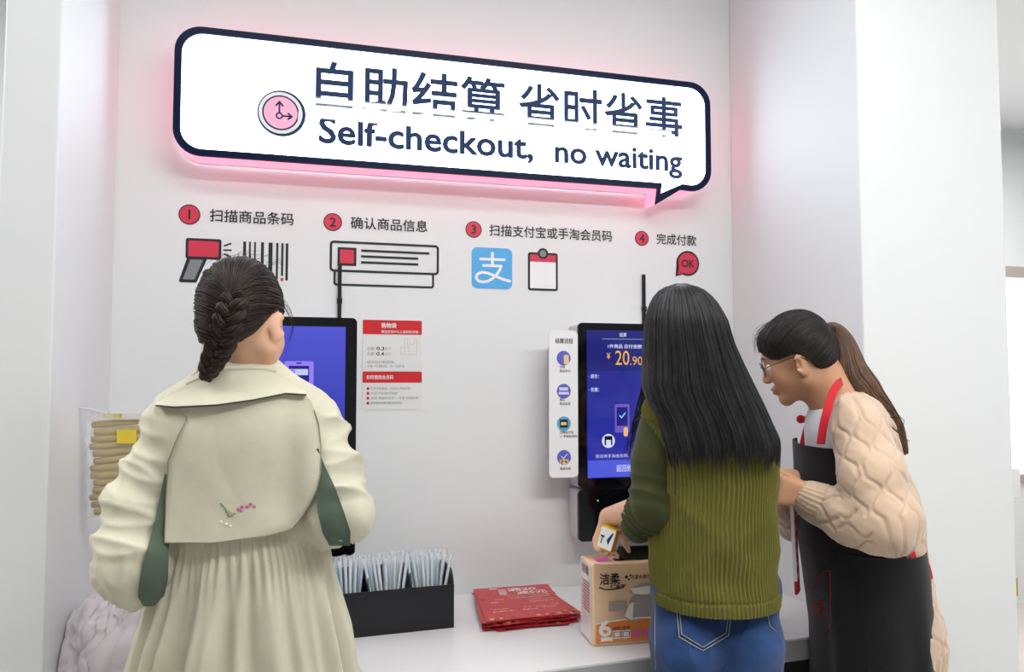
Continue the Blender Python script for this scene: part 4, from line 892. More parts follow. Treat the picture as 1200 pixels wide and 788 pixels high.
# collar
n, m = 12, 60; xs = np.linspace(183, 359, m); yt = np.interp(xs, [183, 200, 222, 245, 268, 290, 310, 324, 340, 359], [471, 462, 449, 439, 433.5, 432, 433, 436, 447, 459]); yb = np.interp(xs, [183, 205, 255, 300, 335, 359], [475, 477, 474.5, 468, 461, 462.5])
X = np.tile(xs, (n, 1)); Y = yt+(yb-yt)*np.linspace(0, 1, n)[:, None]
cg = sheet([BT, FT], X, Y, .005+.014*np.linspace(0, 1, n)[:, None]**1.5, 14); cm = MB().grid(cg, thick=-.003); col_ = obj('collar', cm, M_coat, w1, smooth=True, sharp=60)
obj('collar_shadow_line', MB().tube(cg[-1]+np.array([0, 0, -.0008]), .0016, 6), M_seam_shadow, col_, smooth=True, label='shadow under the collar edge drawn as a dark line')  # shade below the collar put in as a thin dark tube
obj('collar_roll', MB().tube(cg[0, 12:48]+FW*.004, .005, 10), M_coat, col_, smooth=True)
em = obj('embroidery', MB().tube(onpath([FT], [(258, 590), (264, 596), (268, 606), (276, 602)], .0008), .0010, 6), mat('thread_green', (96, 130, 100), .8), flap)
M_pinkt = mat('thread_pink', (190, 120, 150), .8); M_goldt = mat('thread_gold', (190, 170, 110), .8); M_whitet = mat('thread_white', (235, 228, 205), .8)
for x, y, r, mm in ((290, 594, 2.4, M_pinkt), (294, 591, 2.2, M_pinkt), (298, 594, 2.0, M_pinkt), (280, 597, 2.4, M_pinkt), (284, 594, 2.2, M_pinkt), (283, 599, 1.8, M_pinkt), (269, 600, 2.2, M_goldt), (272, 604, 1.8, M_goldt), (259, 612, 1.8, M_whitet), (265, 615, 1.8, M_whitet), (270, 617, 1.5, M_whitet)):
    z = cast([FT], x, y) or Z1-.12; c_ = P(x, y, z-.0006); obj('stitched_flower', MB().ellip(c_, (r*z/FPX, .001, r*z/FPX), 10, 6), mm, em, smooth=True)
# hair: cap, strands, braid
h0 = SDF(H1.c-.16, H1.c+.17, .004); k = H1.k
h0.ell(H1.p(0, -.014, .030), np.array((.0735, .101, .094))*k, H1.R, .02); h0.ell(H1.p(0, -.060, -.015), np.array((.055, .038, .050))*k, H1.R, .02); h0.ell(H1.p(-.014, -.070, -.055), np.array((.030, .022, .035))*k, H1.R, .02)
def hl1(X):
    L = H1.loc(X); y, z = L[..., 1], L[..., 2]; line = np.interp(y, [-.12, -.07, -.045, -.02, .01, .05, .085, .11], [-.062, -.055, -.016, .012, .020, .022, .062, .08]); return (line-z)*.7
h0.clip(hl1); hv, hf = h0.mesh(2); hv = hv+vnormals(hv, hf)*(.0015*crease(hv*np.array([1, 1, .4]), 160))[:, None]; HB = bvh(hv, hf)
hair = obj('hair', (hv, hf), M_hairbrown, w1, smooth=True)
bp_ = [(275, 346, -.090), (272, 360, -.099), (268, 376, -.100), (264, 391, -.094), (258, 406, -.086), (251, 420, -.078), (245, 433, -.075), (241, 446, -.080)]
zc = (H1.c-CAM)@FW; bpts = spline([P(x, y, zc+o*k*.98) for x, y, o in bp_], 90)
d0, d1 = [], []
while len(d0) < 1500:
    d = nrm(rng.normal(size=3)); L = d@H1.R
    if L[2] < -.05 and L[1] > -.3: continue
    if L[1] < -.75: continue
    j = int(np.clip((.62-L[2])*.62, 0, .72)*89+rng.integers(0, 8)); t = bpts[min(j, 89)]-H1.c; d0.append(d); d1.append(nrm(t)+rng.normal(0, .015, 3))
st = surf_strands(HB, H1.c, d0, d1, 14, .0006, .0022)
obj('hair_strands', tubes(st, np.array([.5, .9, 1, 1, 1, 1, 1, 1, 1, 1, 1, 1, .9, .6])*.0009), M_hairbrown, hair, smooth=True)
s_ = np.linspace(0, 1, 90); bw = np.interp(s_, [0, .35, .7, .92, 1], [.015, .017, .014, .010, .004])*k; strands = []
Tn = nrm(np.gradient(bpts, axis=0)); Bx = nrm(np.cross(Tn, FW)); By = np.cross(Bx, Tn)
for j in range(3):
    a = 2*math.pi*(s_*2.9)+2*math.pi*j/3; cen = bpts+Bx*(bw*1.05*np.sin(a))[:, None]+By*(bw*.55*np.sin(2*a))[:, None]; rr = bw*.66
    tg = nrm(np.gradient(cen, axis=0)); n1 = nrm(np.cross(tg, FW+.01)); n2 = np.cross(tg, n1)
    for q in range(44):
        an = 2*math.pi*q/26+rng.uniform(-.2, .2); ra = 1.0 if q < 26 else .62; strands.append(cen+n1*(rr*ra*math.cos(an))[:, None]+n2*(rr*ra*math.sin(an))[:, None])
obj('braid', tubes(np.array(strands), np.interp(s_, [0, .9, 1], [1, 1, .4])*.0018, 4), M_hairbrown, hair, smooth=True)
wis = []
for x0, y0, x1, y1, x2, y2, dz in ((333, 355, 346, 385, 330, 412, .03), (334, 360, 342, 380, 337, 400, .03), (332, 352, 339, 372, 341, 392, .02), (246, 400, 238, 418, 232, 436, -.03), (243, 385, 240, 405, 228, 448, -.02), (250, 415, 240, 428, 226, 440, -.05), (258, 425, 250, 437, 237, 442, -.06)):
    for _ in range(3): j = rng.normal(0, 1.6, 6); wis.append(spline([P(x0+j[0], y0+j[1], zc+dz), P(x1+j[2], y1+j[3], zc+dz), P(x2+j[4], y2+j[5], zc+dz)], 12))
for _ in range(16):
    u = rng.uniform(-.9, .9); a = P(283+48*u, 318-14*math.cos(u*1.5)+8*u*u*2, zc); j = rng.normal(0, 1, 3); wis.append(spline([a, a+UP*.012+RT*(.012*j[0]), a+UP*(.004+.008*j[1])+RT*(.03*np.sign(u))], 12))
obj('loose_wisps', tubes(np.array(wis), np.linspace(1, .3, 12)*.00045), M_hairbrown, hair, smooth=True)

# ------------------------------------------------------------------ woman in the green sweater
Z2 = 1.75
J = dict(pelvis=P(838, 725, Z2), chest=P(832, 520, Z2), neck=P(815, 462, Z2), skull=P(808, 420, Z2), shL=P(786, 492, Z2+.01), shR=P(846, 500, Z2+.03), elL=P(764, 594, 1.72), elR=P(864, 590, 1.83), wrL=P(714, 606, 1.925), wrR=P(828, 616, 2.00), toe=nrm(np.array([0, 1.0, 0])))
for q, x in (('L', 806), ('R', 873)):
    h = P(x, 755, Z2-.005); J['hip'+q] = h; J['kn'+q] = ground(h+FW*.01, .47); J['an'+q] = ground(h, .085)
w2 = thing('person', ground(P(838, 700, Z2), 0), 'woman with long straight black hair, olive ribbed sweater and jeans, holding a carton', 'person')
H2 = Head(P(803, 406, Z2-.005), FW*.90-RT*.40-UP*.06, UP, .94)
lo, hi = body_box(J, .15); S = SDF(lo, hi+[0, 0, .06], .0037); limbs(S, J, .68); H2.add(S)
hd_ = -UP*.93-RT*.22+FW*.08; hand(S, J['wrL'], hd_, -FW*.85+RT*.4, RT, (.62, .75, .8, .8), .80, thumb=(.62, .50, .75))
hand(S, J['wrR'], FW*.9-RT*.2, -UP, -RT, .3)
obj('body', S.mesh(), M_skin, w2, smooth=True); H2.features(w2, M_skin); shoes(J, M_shoe, w2)
# jeans
lo = np.min([P(740, 690, 1.6), ground(P(740, 700, 1.6), .06)], 0)-[.03, .12, 0]; hi = np.max([P(930, 660, 1.9), P(930, 660, 1.6)], 0)+[.06, .05, .02]
S = SDF(lo, hi, .005)
S.cone(P(805, 690, Z2), P(872, 690, Z2), .078, .078, .05); S.cone(P(808, 745, Z2), P(869, 748, Z2), .082, .082, .05); S.ell(P(808, 757, Z2-.055), (.068, .062, .08), None, .03); S.ell(P(870, 760, Z2-.05), (.066, .062, .08), None, .03)
for q in 'LR': S.cone(J['hip'+q], J['kn'+q], .080, .066, .02); S.cone(J['kn'+q], ground(J['an'+q], .09), .065, .058, .03)
v, f = S.mesh(2); N = vnormals(v, f); v = v+N*(.0028*crease(v*np.array([1, 1, .8]), 55))[:, None]; jeans = obj('jeans', (v, f), M_denim, w2, smooth=True); JB = bvh(v, f)
pk_ = np.array([(793, 702), (797, 746), (824, 762), (853, 744), (857, 712)], float)
n, m = 14, 14; X = np.zeros((n, m)); Y = np.zeros((n, m))
for i, vv in enumerate(np.linspace(0, 1, n)):
    for j, uu in enumerate(np.linspace(0, 1, m)):
        a = pk_[0]+(pk_[1]-pk_[0])*vv; b = pk_[4]+(pk_[3]-pk_[4])*vv; q = a+(b-a)*uu; q = q+np.array([0, vv*17*(1-abs(2*uu-1))]); X[i, j], Y[i, j] = q
pg = obj('back_pocket', MB().grid(sheet([JB], X, Y, .0025, 4), thick=-.002), M_denimdark, jeans, smooth=True, sharp=60)
obj('pocket_stitching', MB().tube(onpath([JB], pk_+[(2, 0), (2, -2), (0, -3), (-2, -2), (-2, 0)], .0032), .0009, 6), M_stitch, jeans)
obj('pocket_stitching', MB().tube(onpath([JB], pk_+[(-1, 0), (-1, 1), (0, 1), (1, 1), (1, 0)], .0030), .0009, 6), M_stitch, jeans)
obj('pocket_stitching', MB().tube(onpath([JB], [(899, 702), (901, 733), (911, 742)], .0025), .0010, 6), M_stitch, jeans)
obj('seat_seam', MB().tube(onpath([JB], [(882, 716), (878, 730), (866, 752), (850, 784)], .001), .0014, 6), M_denimdark, jeans); obj('side_seam', MB().tube(onpath([JB], [(768, 700), (767.5, 740), (768, 786)], .001), .0011, 6), M_stitch, jeans)
# sweater torso with ribs
ys = np.concatenate([np.linspace(446, 500, 22), np.linspace(503, 690, 60), [692.5, 694, 695.5, 697.5, 700, 703, 706, 709, 710]])-np.concatenate([np.zeros(40), np.linspace(0, 8, 51)])
tab = interp_rows([(446, 812, 22, .050), (452, 813, 30, .058), (458, 814, 44, .066), (466, 817, 58, .078), (478, 821, 68, .092), (492, 826, 72, .102), (520, 835, 73.5, .108), (560, 836, 72, .112), (600, 834.5, 70, .114), (640, 835.5, 71, .118), (665, 835, 69.5, .122), (688, 837, 71, .127), (705, 837.5, 71.5, .128), (710, 837.5, 70.5, .126)], ys)
NR = 100
def ribs(i, th, p):
    y = ys[i]; out = np.outer(np.cos(th), RT)+np.outer(np.sin(th), FW)
    sway = .10*np.sin((y-600)/60)*np.cos(th+1.0)
    a = .0020*np.cos(NR*(th+sway*.25)); 
    if y > 682: a = a*.8+.0015*(1 if abs(y-686) > 1.6 else -1.2)
    fold = .007*crease(p*np.array([1, 1, 1.3]), 26)*np.clip((y-520)/80, 0, 1)*np.clip((712-y)/40, .2, 1)
    return out*(a+fold)[:, None]
th = np.linspace(0, 2*math.pi, 801)[:-1]
G_ = rings_loft([(P(tab[i, 0], ys[i], Z2), tab[i, 1]*Z2/FPX, tab[i, 2]) for i in range(len(ys))], 800, (RT, FW), 2.15, ribs)
sw = obj('sweater', (G_.reshape(-1, 3), gquads(len(ys), 800)), M_green, w2, smooth=True)
def sleeve(name, pts, rads, m, par, amp, bunch, cuff=True):
    lo = np.min(pts, 0)-.09; hi = np.max(pts, 0)+.09; S = SDF(lo, hi, .0036)
    for i in range(len(pts)-1): S.cone(pts[i], pts[i+1], rads[i], rads[i+1], .02)
    v, f = S.mesh(2); N = vnormals(v, f); L = np.concatenate([[0], np.cumsum(np.linalg.norm(np.diff(pts, axis=0), axis=1))]); s = np.zeros(len(v)); best = np.full(len(v), 9.)
    for i in range(len(pts)-1):
        d = pts[i+1]-pts[i]; t = np.clip((v-pts[i])@d/(d@d), 0, 1); r = np.linalg.norm(v-pts[i]-t[:, None]*d, axis=1); mk = r < best; best[mk] = r[mk]; s[mk] = L[i]+t[mk]*(L[i+1]-L[i])
    g = np.clip((s-bunch[0])/(bunch[1]-bunch[0]), 0, 1); au = axis_uv(v, pts)[1]; fold = (1-np.abs(np.sin(s*math.pi/.036+.9*np.sin(au+1)+1.6*wob(v, 24)))**.6*2)*.0058*g+.0035*crease(v, 38)
    end = np.clip((L[-1]+.01-s)/.03, 0, 1); v = v+N*(fold*amp*(.25+.75*end))[:, None]; return obj(name, (v, f), m, par, smooth=True), v, f
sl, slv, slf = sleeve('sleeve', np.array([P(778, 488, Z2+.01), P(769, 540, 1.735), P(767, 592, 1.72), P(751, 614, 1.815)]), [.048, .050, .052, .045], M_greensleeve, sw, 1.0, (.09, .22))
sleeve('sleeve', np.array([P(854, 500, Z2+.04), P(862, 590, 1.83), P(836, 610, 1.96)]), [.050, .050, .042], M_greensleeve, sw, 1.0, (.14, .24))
SB = bvh(G_.reshape(-1, 3), gquads(len(ys), 800)); SLB = bvh(slv, slf)
obj('armhole_seam', MB().tube(onpath([SLB, SB], [(744, 494), (752, 489), (764, 494), (776, 504), (788, 519), (791, 545), (791, 580)], .0006), .0013, 6), M_seam_shadow, sw, smooth=True)
# long hair: a full fall of strands round the head and down the back
ys = np.linspace(333, 548, 60)
tabh = interp_rows([(333, 798, 6, .01, 0), (337, 798, 19, .045, 0), (345, 799, 29, .066, 0), (358, 801, 37, .084, 0), (375, 803, 43, .098, 0), (400, 806, 47, .106, 0), (425, 811, 53, .104, -.008), (450, 817, 60, .092, -.026), (470, 826, 61.5, .077, -.045), (490, 837, 60, .062, -.062), (515, 846.5, 61.5, .047, -.082), (548, 850, 57, .036, -.098)], ys)
rows = [(P(tabh[i, 0], ys[i], Z2-.005+tabh[i, 3]), tabh[i, 1]*Z2/FPX, tabh[i, 2]) for i in range(len(ys))]
def hw(i, th, p): return (np.outer(np.cos(th), RT)+np.outer(np.sin(th), FW))*(.0012*np.sin(97*th+3*np.sin(9*th))+.0018*np.sin(41*th+2*np.sin(5*th))+.003*np.sin(13*th+1)*min(1, i/25))[:, None]
G_ = rings_loft(rows, 360, (RT, FW), 2.1, hw)
# open the front so the face shows: keep the back three quarters (facing side removed below the fringe)
facing = math.atan2(.88, -.42); th = np.linspace(0, 2*math.pi, 361)[:-1]; dth = np.abs((th-facing+math.pi) % (2*math.pi)-math.pi)
gq = gquads(len(ys), 360); row_i = gq[:, 0]//360; col_i = gq[:, 0] % 360
keep = ~((dth[col_i] < .62) & (ys[row_i] > 372) & (ys[row_i] < 470))
keep &= ~((ys[row_i] > 470+40*np.abs(np.sin(col_i*.37)+.5*np.sin(col_i*1.3))*.35+52) & (rng.random(len(gq)) < .0))
base_rows = row_i < 55-(3*np.abs(np.sin(col_i*.5))).astype(int)
v_, f_ = submesh(G_.reshape(-1, 3), gq, keep & base_rows); hair = obj('hair', (v_, f_), M_hairink, w2, smooth=True)
paths = []
for _ in range(2600):
    a = rng.uniform(0, 2*math.pi); da = abs((a-facing+math.pi) % (2*math.pi)-math.pi)
    j = a/(2*math.pi)*360; endr = 10 if da < .62 else 59-rng.integers(0, 9)*(1+.0*a)-3*abs(math.sin(j*.11)); drift = rng.normal(0, 2.2); lift = rng.uniform(.0003, .0035); pp = []
    for t in np.linspace(0, 1, 26):
        r = t*endr; jj = (j+drift*t+.15*math.sin(t*7+j)) % 360; i0 = min(int(r), 58); fr = r-i0; j0 = int(jj); fj = jj-j0; j1 = (j0+1) % 360
        p = (G_[i0, j0]*(1-fj)+G_[i0, j1]*fj)*(1-fr)+(G_[i0+1, j0]*(1-fj)+G_[i0+1, j1]*fj)*fr; aa = jj/360*2*math.pi
        pp.append(p+(RT*math.cos(aa)+FW*math.sin(aa))*lift*min(1, t*4)-UP*(.006*t*t))
    paths.append(pp)
obj('hair_strands', tubes(np.array(paths), np.concatenate([[.6], np.ones(20), np.linspace(.9, .25, 5)])*.0012), M_hairink, hair, smooth=True)
fw_ = []
for _ in range(26): x = rng.uniform(744, 756); fw_.append(spline([P(772+rng.uniform(-4, 4), 400, Z2+.03), P(757+rng.uniform(-3, 3), 440, Z2+.05), P(x, 480, Z2+.07), P(x-10+rng.uniform(-6, 4), 535+rng.uniform(-12, 8), Z2+.085)], 16))
obj('front_lock', tubes(np.array(fw_), np.linspace(1, .35, 16)*.0012), M_hairink, hair, smooth=True)

# ------------------------------------------------------------------ shop assistant in the black apron
Z3 = 1.90
J = dict(pelvis=P(1022, 735, Z3), chest=P(1004, 545, Z3), neck=P(984, 478, Z3), skull=P(958, 432, Z3+.01), shL=P(1004, 500, Z3-.12), shR=P(990, 503, Z3+.13), elL=P(1047, 612, Z3-.215), elR=P(935, 606, Z3+.18), wrL=P(950, 583, Z3-.09), wrR=P(918, 572, Z3+.035), toe=nrm(np.array([-.95, .32, 0])))
for q, dz in (('L', -.065), ('R', .030)):
    h = P(1026, 745, Z3+dz); J['hip'+q] = h; J['kn'+q] = ground(h-RT*.01, .47); J['an'+q] = ground(h, .085)
w3 = thing('person', ground(P(1022, 735, Z3), 0), 'shop assistant with ponytail and glasses in a cream cable-knit sweater and black apron, leaning in', 'person')
fw3 = -RT*.91+FW*.42; H3 = Head(P(935, 420, Z3+.02), fw3-UP*.34, UP-RT*.3, .93, .88)
lo, hi = body_box(J, .15); S = SDF(lo, hi+[0, 0, .06], .0036); limbs(S, J, .8); H3.add(S)
S.cone(H3.p(0, -.03, -.05), P(985, 480, Z3), .048, .056, .03)
hand(S, J['wrL'], -RT*.98+UP*.22, FW, UP, (1.25, 1.2, 1.2, 1.15), .90, thumb=(.75, .35, .55)); hand(S, J['wrR'], -RT*.2+UP*.6-FW*.7, -UP, -RT, .9, .9)
obj('body', S.mesh(), M_skin2, w3, smooth=True); H3.features(w3, M_skin2); shoes(J, M_shoe, w3)
S = SDF(np.minimum(J['hipL'], J['hipR'])*[1, 1, 0]+[-.16, -.16, .06], np.maximum(J['hipL'], J['hipR'])+[.16, .16, .12], .006)
for q in 'LR': S.cone(J['hip'+q], J['kn'+q], .074, .060, .03); S.cone(J['kn'+q], ground(J['an'+q], .10), .060, .050, .03)
S.cone(J['hipL'], J['hipR'], .070, .070, .04); tv, tf = S.mesh(); tv[:, 1] = np.minimum(tv[:, 1], front_y(tv[:, 0])-.016); obj('trousers', (tv, tf), M_trouser, w3, smooth=True)
# tee shirt and cardigan
side = (FW, .72)
S = SDF(P(985, 560, Z3)-[.28, .30, .20], P(985, 560, Z3)+[.30, .30, .22], .005); S.cone(P(988, 505, Z3), P(1004, 600, Z3), .083, .100, .03, side); S.cone(P(984, 488, Z3), P(990, 520, Z3), .062, .075, .03); obj('tee_shirt', S.mesh(2), M_tee, w3, smooth=True)
cs = [P(930, 470, 1.6), P(930, 790, 1.6), P(1120, 470, 2.3), P(1120, 790, 2.3), P(880, 560, 2.25)]; S = SDF(np.min(cs, 0)-.06, np.max(cs, 0)+.06, .0042)
S.cone(P(1000, 505, Z3), P(1014, 600, Z3), .088, .108, .04, side); S.cone(P(1014, 600, Z3), P(1037, 735, Z3), .108, .116, .04, side); S.cone(P(1037, 735, Z3), P(1044, 766, Z3), .112, .106, .03, side); S.cone(P(1002, 490, Z3-.09), P(998, 492, Z3+.11), .052, .052, .03)
S.cone(P(992, 476, Z3), P(1000, 500, Z3), .060, .080, .03)
p0 = P(966, 560, Z3); nn = nrm(-RT*.93-UP*.36); S.clip(lambda X: (X-p0)@nn); p1 = P(1000, 777, Z3); S.clip(lambda X: (p1-X)@UP)
S.cone(P(984, 466, Z3), P(976, 500, Z3-.01), .054, .060, .01, cut=True)
armL = np.array([P(1006, 502, Z3-.12), P(1024, 560, Z3-.185), P(1038, 610, Z3-.215), P(1000, 608, Z3-.165), P(958, 590, Z3-.10), P(946, 584, Z3-.085)]); rL = [.055, .062, .067, .058, .040, .035]
armR = np.array([P(985, 505, Z3+.14), P(935, 606, Z3+.18), P(918, 582, Z3+.05)]); rR = [.060, .062, .045]
for i in range(5): S.cone(armL[i], armL[i+1], rL[i], rL[i+1], .025)
for i in range(2): S.cone(armR[i], armR[i+1], rR[i], rR[i+1], .025)
v, f = S.mesh(2); N = vnormals(v, f)
def cables(x, y, wdt=.034, L=.075):
    i = np.round(x/wdt); g = np.zeros_like(x)
    for o in (-1, 0, 1):
        ii = i+o; sg_ = np.where(ii % 2 == 0, 1., -1.); c = ii*wdt+sg_*wdt*.36*np.cos(2*math.pi*y/L); g = np.maximum(g, np.exp(-((x-c)/.0036)**2))
    return g
sL, aL, bL, tL = axis_uv(v, armL); sR, aR, bR, tR = axis_uv(v, armR); tp_ = np.array([P(1000, 480, Z3), P(1014, 600, Z3), P(1040, 770, Z3)]); sT, aT, bT, tT = axis_uv(v, tp_)
kL = bL < .088; kR = ~kL & (bR < .075)
x = np.where(kL, aL*.066, np.where(kR, aR*.06, aT*.12)); y = np.where(kL, sL, np.where(kR, sR, sT)); g = cables(x, y)
hgt = -.0058*g+.0012*wob(v, 210); cuff = kL & (sL > tL-.055); hgt = np.where(cuff, .0024*np.cos(aL*26), hgt); cuffR = kR & (sR > tR-.03); hgt = np.where(cuffR, .0022*np.cos(aR*22), hgt)
hem = ~kL & ~kR & (sT > tT-.05); hgt = np.where(hem, .0022*np.cos(aT*46), hgt)
fold = .007*crease(v*np.array([1, 1, 1.2]), 34)*(kL & ~cuff)
v = v+N*(hgt+fold)[:, None]; sweater = obj('sweater', (v, f), M_beige, w3, smooth=True); WB = bvh(v, f)
# apron: bib and skirt wrapped round the front
def wrap_rows(tab, ys, m, off=0.0):
    G = []
    for y, (cx, rx, rf, a0, a1, zc_) in zip(ys, interp_rows(tab, ys)):
        c = P(cx, y, zc_); G.append([c-RT*(rx+off)*math.copysign(abs(math.cos(t))**.85, math.cos(t))-FW*(rf+off)*math.copysign(abs(math.sin(t))**.85, math.sin(t)) for t in np.radians(np.linspace(a0, a1, m))])
    return np.array(G)
ys = np.linspace(519, 640, 22); bib = wrap_rows([(519, 984, .104, .118, -52, 66, Z3), (560, 993, .116, .136, -58, 68, Z3), (600, 1000, .122, .152, -70, 82, Z3), (640, 1005, .126, .168, -95, 110, Z3)], ys, 40)
bib = bib+(np.sin(np.linspace(0, 7, 40))[None, :, None]*.002*RT)
ys = np.linspace(632, 1120, 70); sk = wrap_rows([(632, 1006, .128, .172, -110, 150, Z3), (660, 1010, .128, .174, -110, 158, Z3), (700, 1015, .126, .176, -110, 160, Z3), (740, 1019, .122, .178, -110, 160, Z3), (788, 1021, .121, .18, -110, 160, Z3), (900, 1023, .13, .18, -110, 160, Z3), (1120, 1025, .14, .18, -110, 160, Z3)], ys, 110)
tt = np.linspace(0, 1, 110); ww = np.clip((ys-660)/150, 0, 1)[:, None]; dpl = (.004*np.sin(tt*38+1)+.003*np.sin(tt*61+2))[None]*ww; sk = sk+(-RT*np.cos(tt*5.5-2.6)[:, None]-FW*np.sin(tt*5.5-2.6)[:, None])[None]*dpl[..., None]
sk[..., 1] = np.minimum(sk[..., 1], np.minimum(front_y(sk[..., 0]), np.where(sk[..., 0] > XR-.10, -.638, 0))-.010)
apron = obj('apron', MB().grid(sk, thick=-.002), M_apron, w3, smooth=True, sharp=60); bb = MB().grid(bib, thick=-.002); obj('bib', bb, M_apron, apron, smooth=True, sharp=60)
am = MB().grid(sk); AB = bvh(np.array(am.v), am.f)
pk3 = [(942, 683), (946, 689), (955, 689), (961, 676), (967, 669), (973, 670), (973.5, 700), (973, 735), (968, 740)]
obj('pocket_embroidery', MB().tube(onpath([AB], pk3, .0012, 4), .0013, 6), M_redthread, apron, label='red stitched outline')
bm_ = MB()
def am_(a, b):
    x = 949+17*a; y = 722-19*b; z = cast([AB], x, y) or 1.85; return P(x, y, z-.0015)
bm_.text('小店', 0, 1, 0, 1, 0, .02, mapf=am_); obj('stitched_lettering', bm_, M_redthread, apron)
def ribbon(pts, wd, nvec, m, par, name='strap', n=24, th=.0015):
    c = spline(pts, n); t = nrm(np.gradient(c, axis=0)); s_ = nrm(np.cross(t, nvec)); G = np.stack([c-s_*wd/2, c, c+s_*wd/2], 1); return obj(name, MB().grid(G, thick=th), m, par, smooth=True, sharp=60)
ribbon([P(987, 447, Z3-.055), P(982, 451, Z3-.08), P(976, 461, Z3-.10), P(970, 480, Z3-.125), P(965, 500, Z3-.125), P(962, 521, Z3-.112)], .019, -FW, M_ribbon, apron, 'neck_strap')
ribbon([P(990, 452, Z3+.04), P(975, 462, Z3+.10), P(958, 480, Z3+.11), P(948, 495, Z3+.10), P(941, 522, Z3+.09)], .018, -FW-RT*.8, M_ribbon, apron, 'neck_strap')
kn = P(943, 492, Z3+.08); bw_ = MB().ellip(kn, (.008, .007, .009), 12, 8)
for s_ in (-1, 1): bw_.ellip(kn+RT*.011*s_*.9+UP*.001, (.011, .005, .0105), 14, 8, np.stack([RT, FW, UP], 1))
obj('strap_bow', bw_, M_ribbon, apron, smooth=True)
ribbon([P(1072, 632, Z3-.11), P(1078, 648, Z3-.12), P(1086, 664, Z3-.12), P(1090, 680, Z3-.115)], .017, -FW+RT*.2, M_ribbon, apron, 'waist_tie')
ribbon([P(1066, 636, Z3-.15), P(1071, 655, Z3-.16), P(1073, 668, Z3-.15)], .014, -FW+RT*.2, M_ribbon, apron, 'waist_tie')
# hair with ponytail
k = H3.k; h0 = SDF(H3.c-.16, H3.c+.16, .0038); h0.ell(H3.p(0, -.012, .031), np.array((.081, .100*.88, .092))*k, H3.R, .02); h0.ell(H3.p(0, -.060, -.005), np.array((.056, .034, .052))*k, H3.R, .03); h0.ell(H3.p(0, .045, .055), np.array((.060, .045, .042))*k, H3.R, .02)
def hl3(X):
    L = H3.loc(X); y, z = L[..., 1], L[..., 2]; line = np.interp(y, [-.12, -.085, -.05, -.025, .0, .02, .045, .070, .090, .11], [-.058, -.055, -.040, .012, .022, .020, .016, .022, .042, .055]); return (line-z)*.75
h0.clip(hl3); hv, hf = h0.mesh(2); HB = bvh(hv, hf); hair = obj('hair', (hv, hf), M_hairblack, w3, smooth=True)
tie = P(970, 387, Z3+.015); d0, d1 = [], []; td = nrm(tie-H3.c)
while len(d0) < 1300:
    d = nrm(rng.normal(size=3)); L = d@H3.R
    if L[2] < -.5: continue
    d0.append(d); d1.append(td+rng.normal(0, .06, 3))
st = surf_strands(HB, H3.c, d0, d1, 14, .0005, .0010); obj('hair_strands', tubes(st, np.array([.4, .8, 1, 1, 1, 1, 1, 1, 1, 1, 1, 1, .9, .6])*.0010), M_hairblack, hair, smooth=True)
obj('hair_tie', MB().tube([P(964, 388, Z3+.015), P(970, 386.5, Z3+.015), P(977, 386, Z3+.015)], [.0135, .0145, .0135], 20), M_hairblack, hair, smooth=True)
pts = spline([P(962, 390, Z3+.015), P(976, 385, Z3+.015), P(989, 397, Z3+.01), P(996, 417, Z3), P(1001, 438, Z3-.01), P(1014, 458, Z3-.03), P(1031, 480, Z3-.05), P(1046, 500, Z3-.06), P(1054, 516, Z3-.06), P(1059, 530, Z3-.06)], 44); rr = np.interp(np.linspace(0, 1, 44), [0, .1, .22, .34, .45, .56, .67, .78, .9, 1], [.012, .014, .018, .027, .038, .038, .030, .022, .014, .005])
tg = nrm(np.gradient(pts, axis=0)); n1 = nrm(np.cross(tg, FW)); n2 = np.cross(tg, n1); ss = []
for _ in range(900):
    a = rng.uniform(0, 6.28); q = math.sqrt(rng.uniform(.25, 1)); e = rng.uniform(.86, 1.06); wv_ = rng.uniform(0, 6.28); L = np.linspace(0, 1, 44); ang = a+.5*L*math.sin(a*3); am2 = .004*np.sin(L*11+wv_)*L
    ss.append(pts+n1*(rr*q*np.cos(ang)+am2)[:, None]+n2*(rr*q*.8*np.sin(ang))[:, None]+tg*((e-1)*.12*L**3)[:, None])
pony = obj('ponytail', tubes(np.array(ss), np.interp(np.linspace(0, 1, 44), [0, .9, 1], [1, 1, .35])*.0013), M_hairpony, hair, smooth=True)
wis = []
for x0, y0, x1, y1, x2, y2, zz in ((900, 380, 888, 392, 885, 414, 1.95), (898, 383, 889, 396, 889, 416, 1.94), (904, 378, 888, 388, 883, 408, 1.95), (1042, 488, 1058, 492, 1056, 510, 1.80), (1046, 500, 1060, 514, 1066, 517, 1.80), (1030, 462, 1045, 478, 1058, 494, 1.81)):
    for _ in range(4): j = rng.normal(0, 1.2, 6); wis.append(spline([P(x0+j[0], y0+j[1], zz), P(x1+j[2], y1+j[3], zz), P(x2+j[4], y2+j[5], zz)], 12))
obj('loose_wisps', tubes(np.array(wis), np.linspace(1, .3, 12)*.0006), M_hairblack, hair, smooth=True)
gl = None
def lens_ring(x):
    c = H3.p(x*.033, .104, .000); return [c+k*(H3.x*.024*math.cos(t)*1.0+H3.z*.020*math.sin(t)-H3.y*.010*(math.cos(t)*x > 0)*abs(math.cos(t))) for t in np.linspace(0, 2*math.pi, 33)]
g_ = MB()
for x in (-1, 1): g_.tube(lens_ring(x), .0011, 8)
g_.tube([H3.p(-.009, .106, .004), H3.p(0, .109, .007), H3.p(.009, .106, .004)], .0011, 8)
gl = obj('glasses', g_, M_frame, w3, smooth=True)
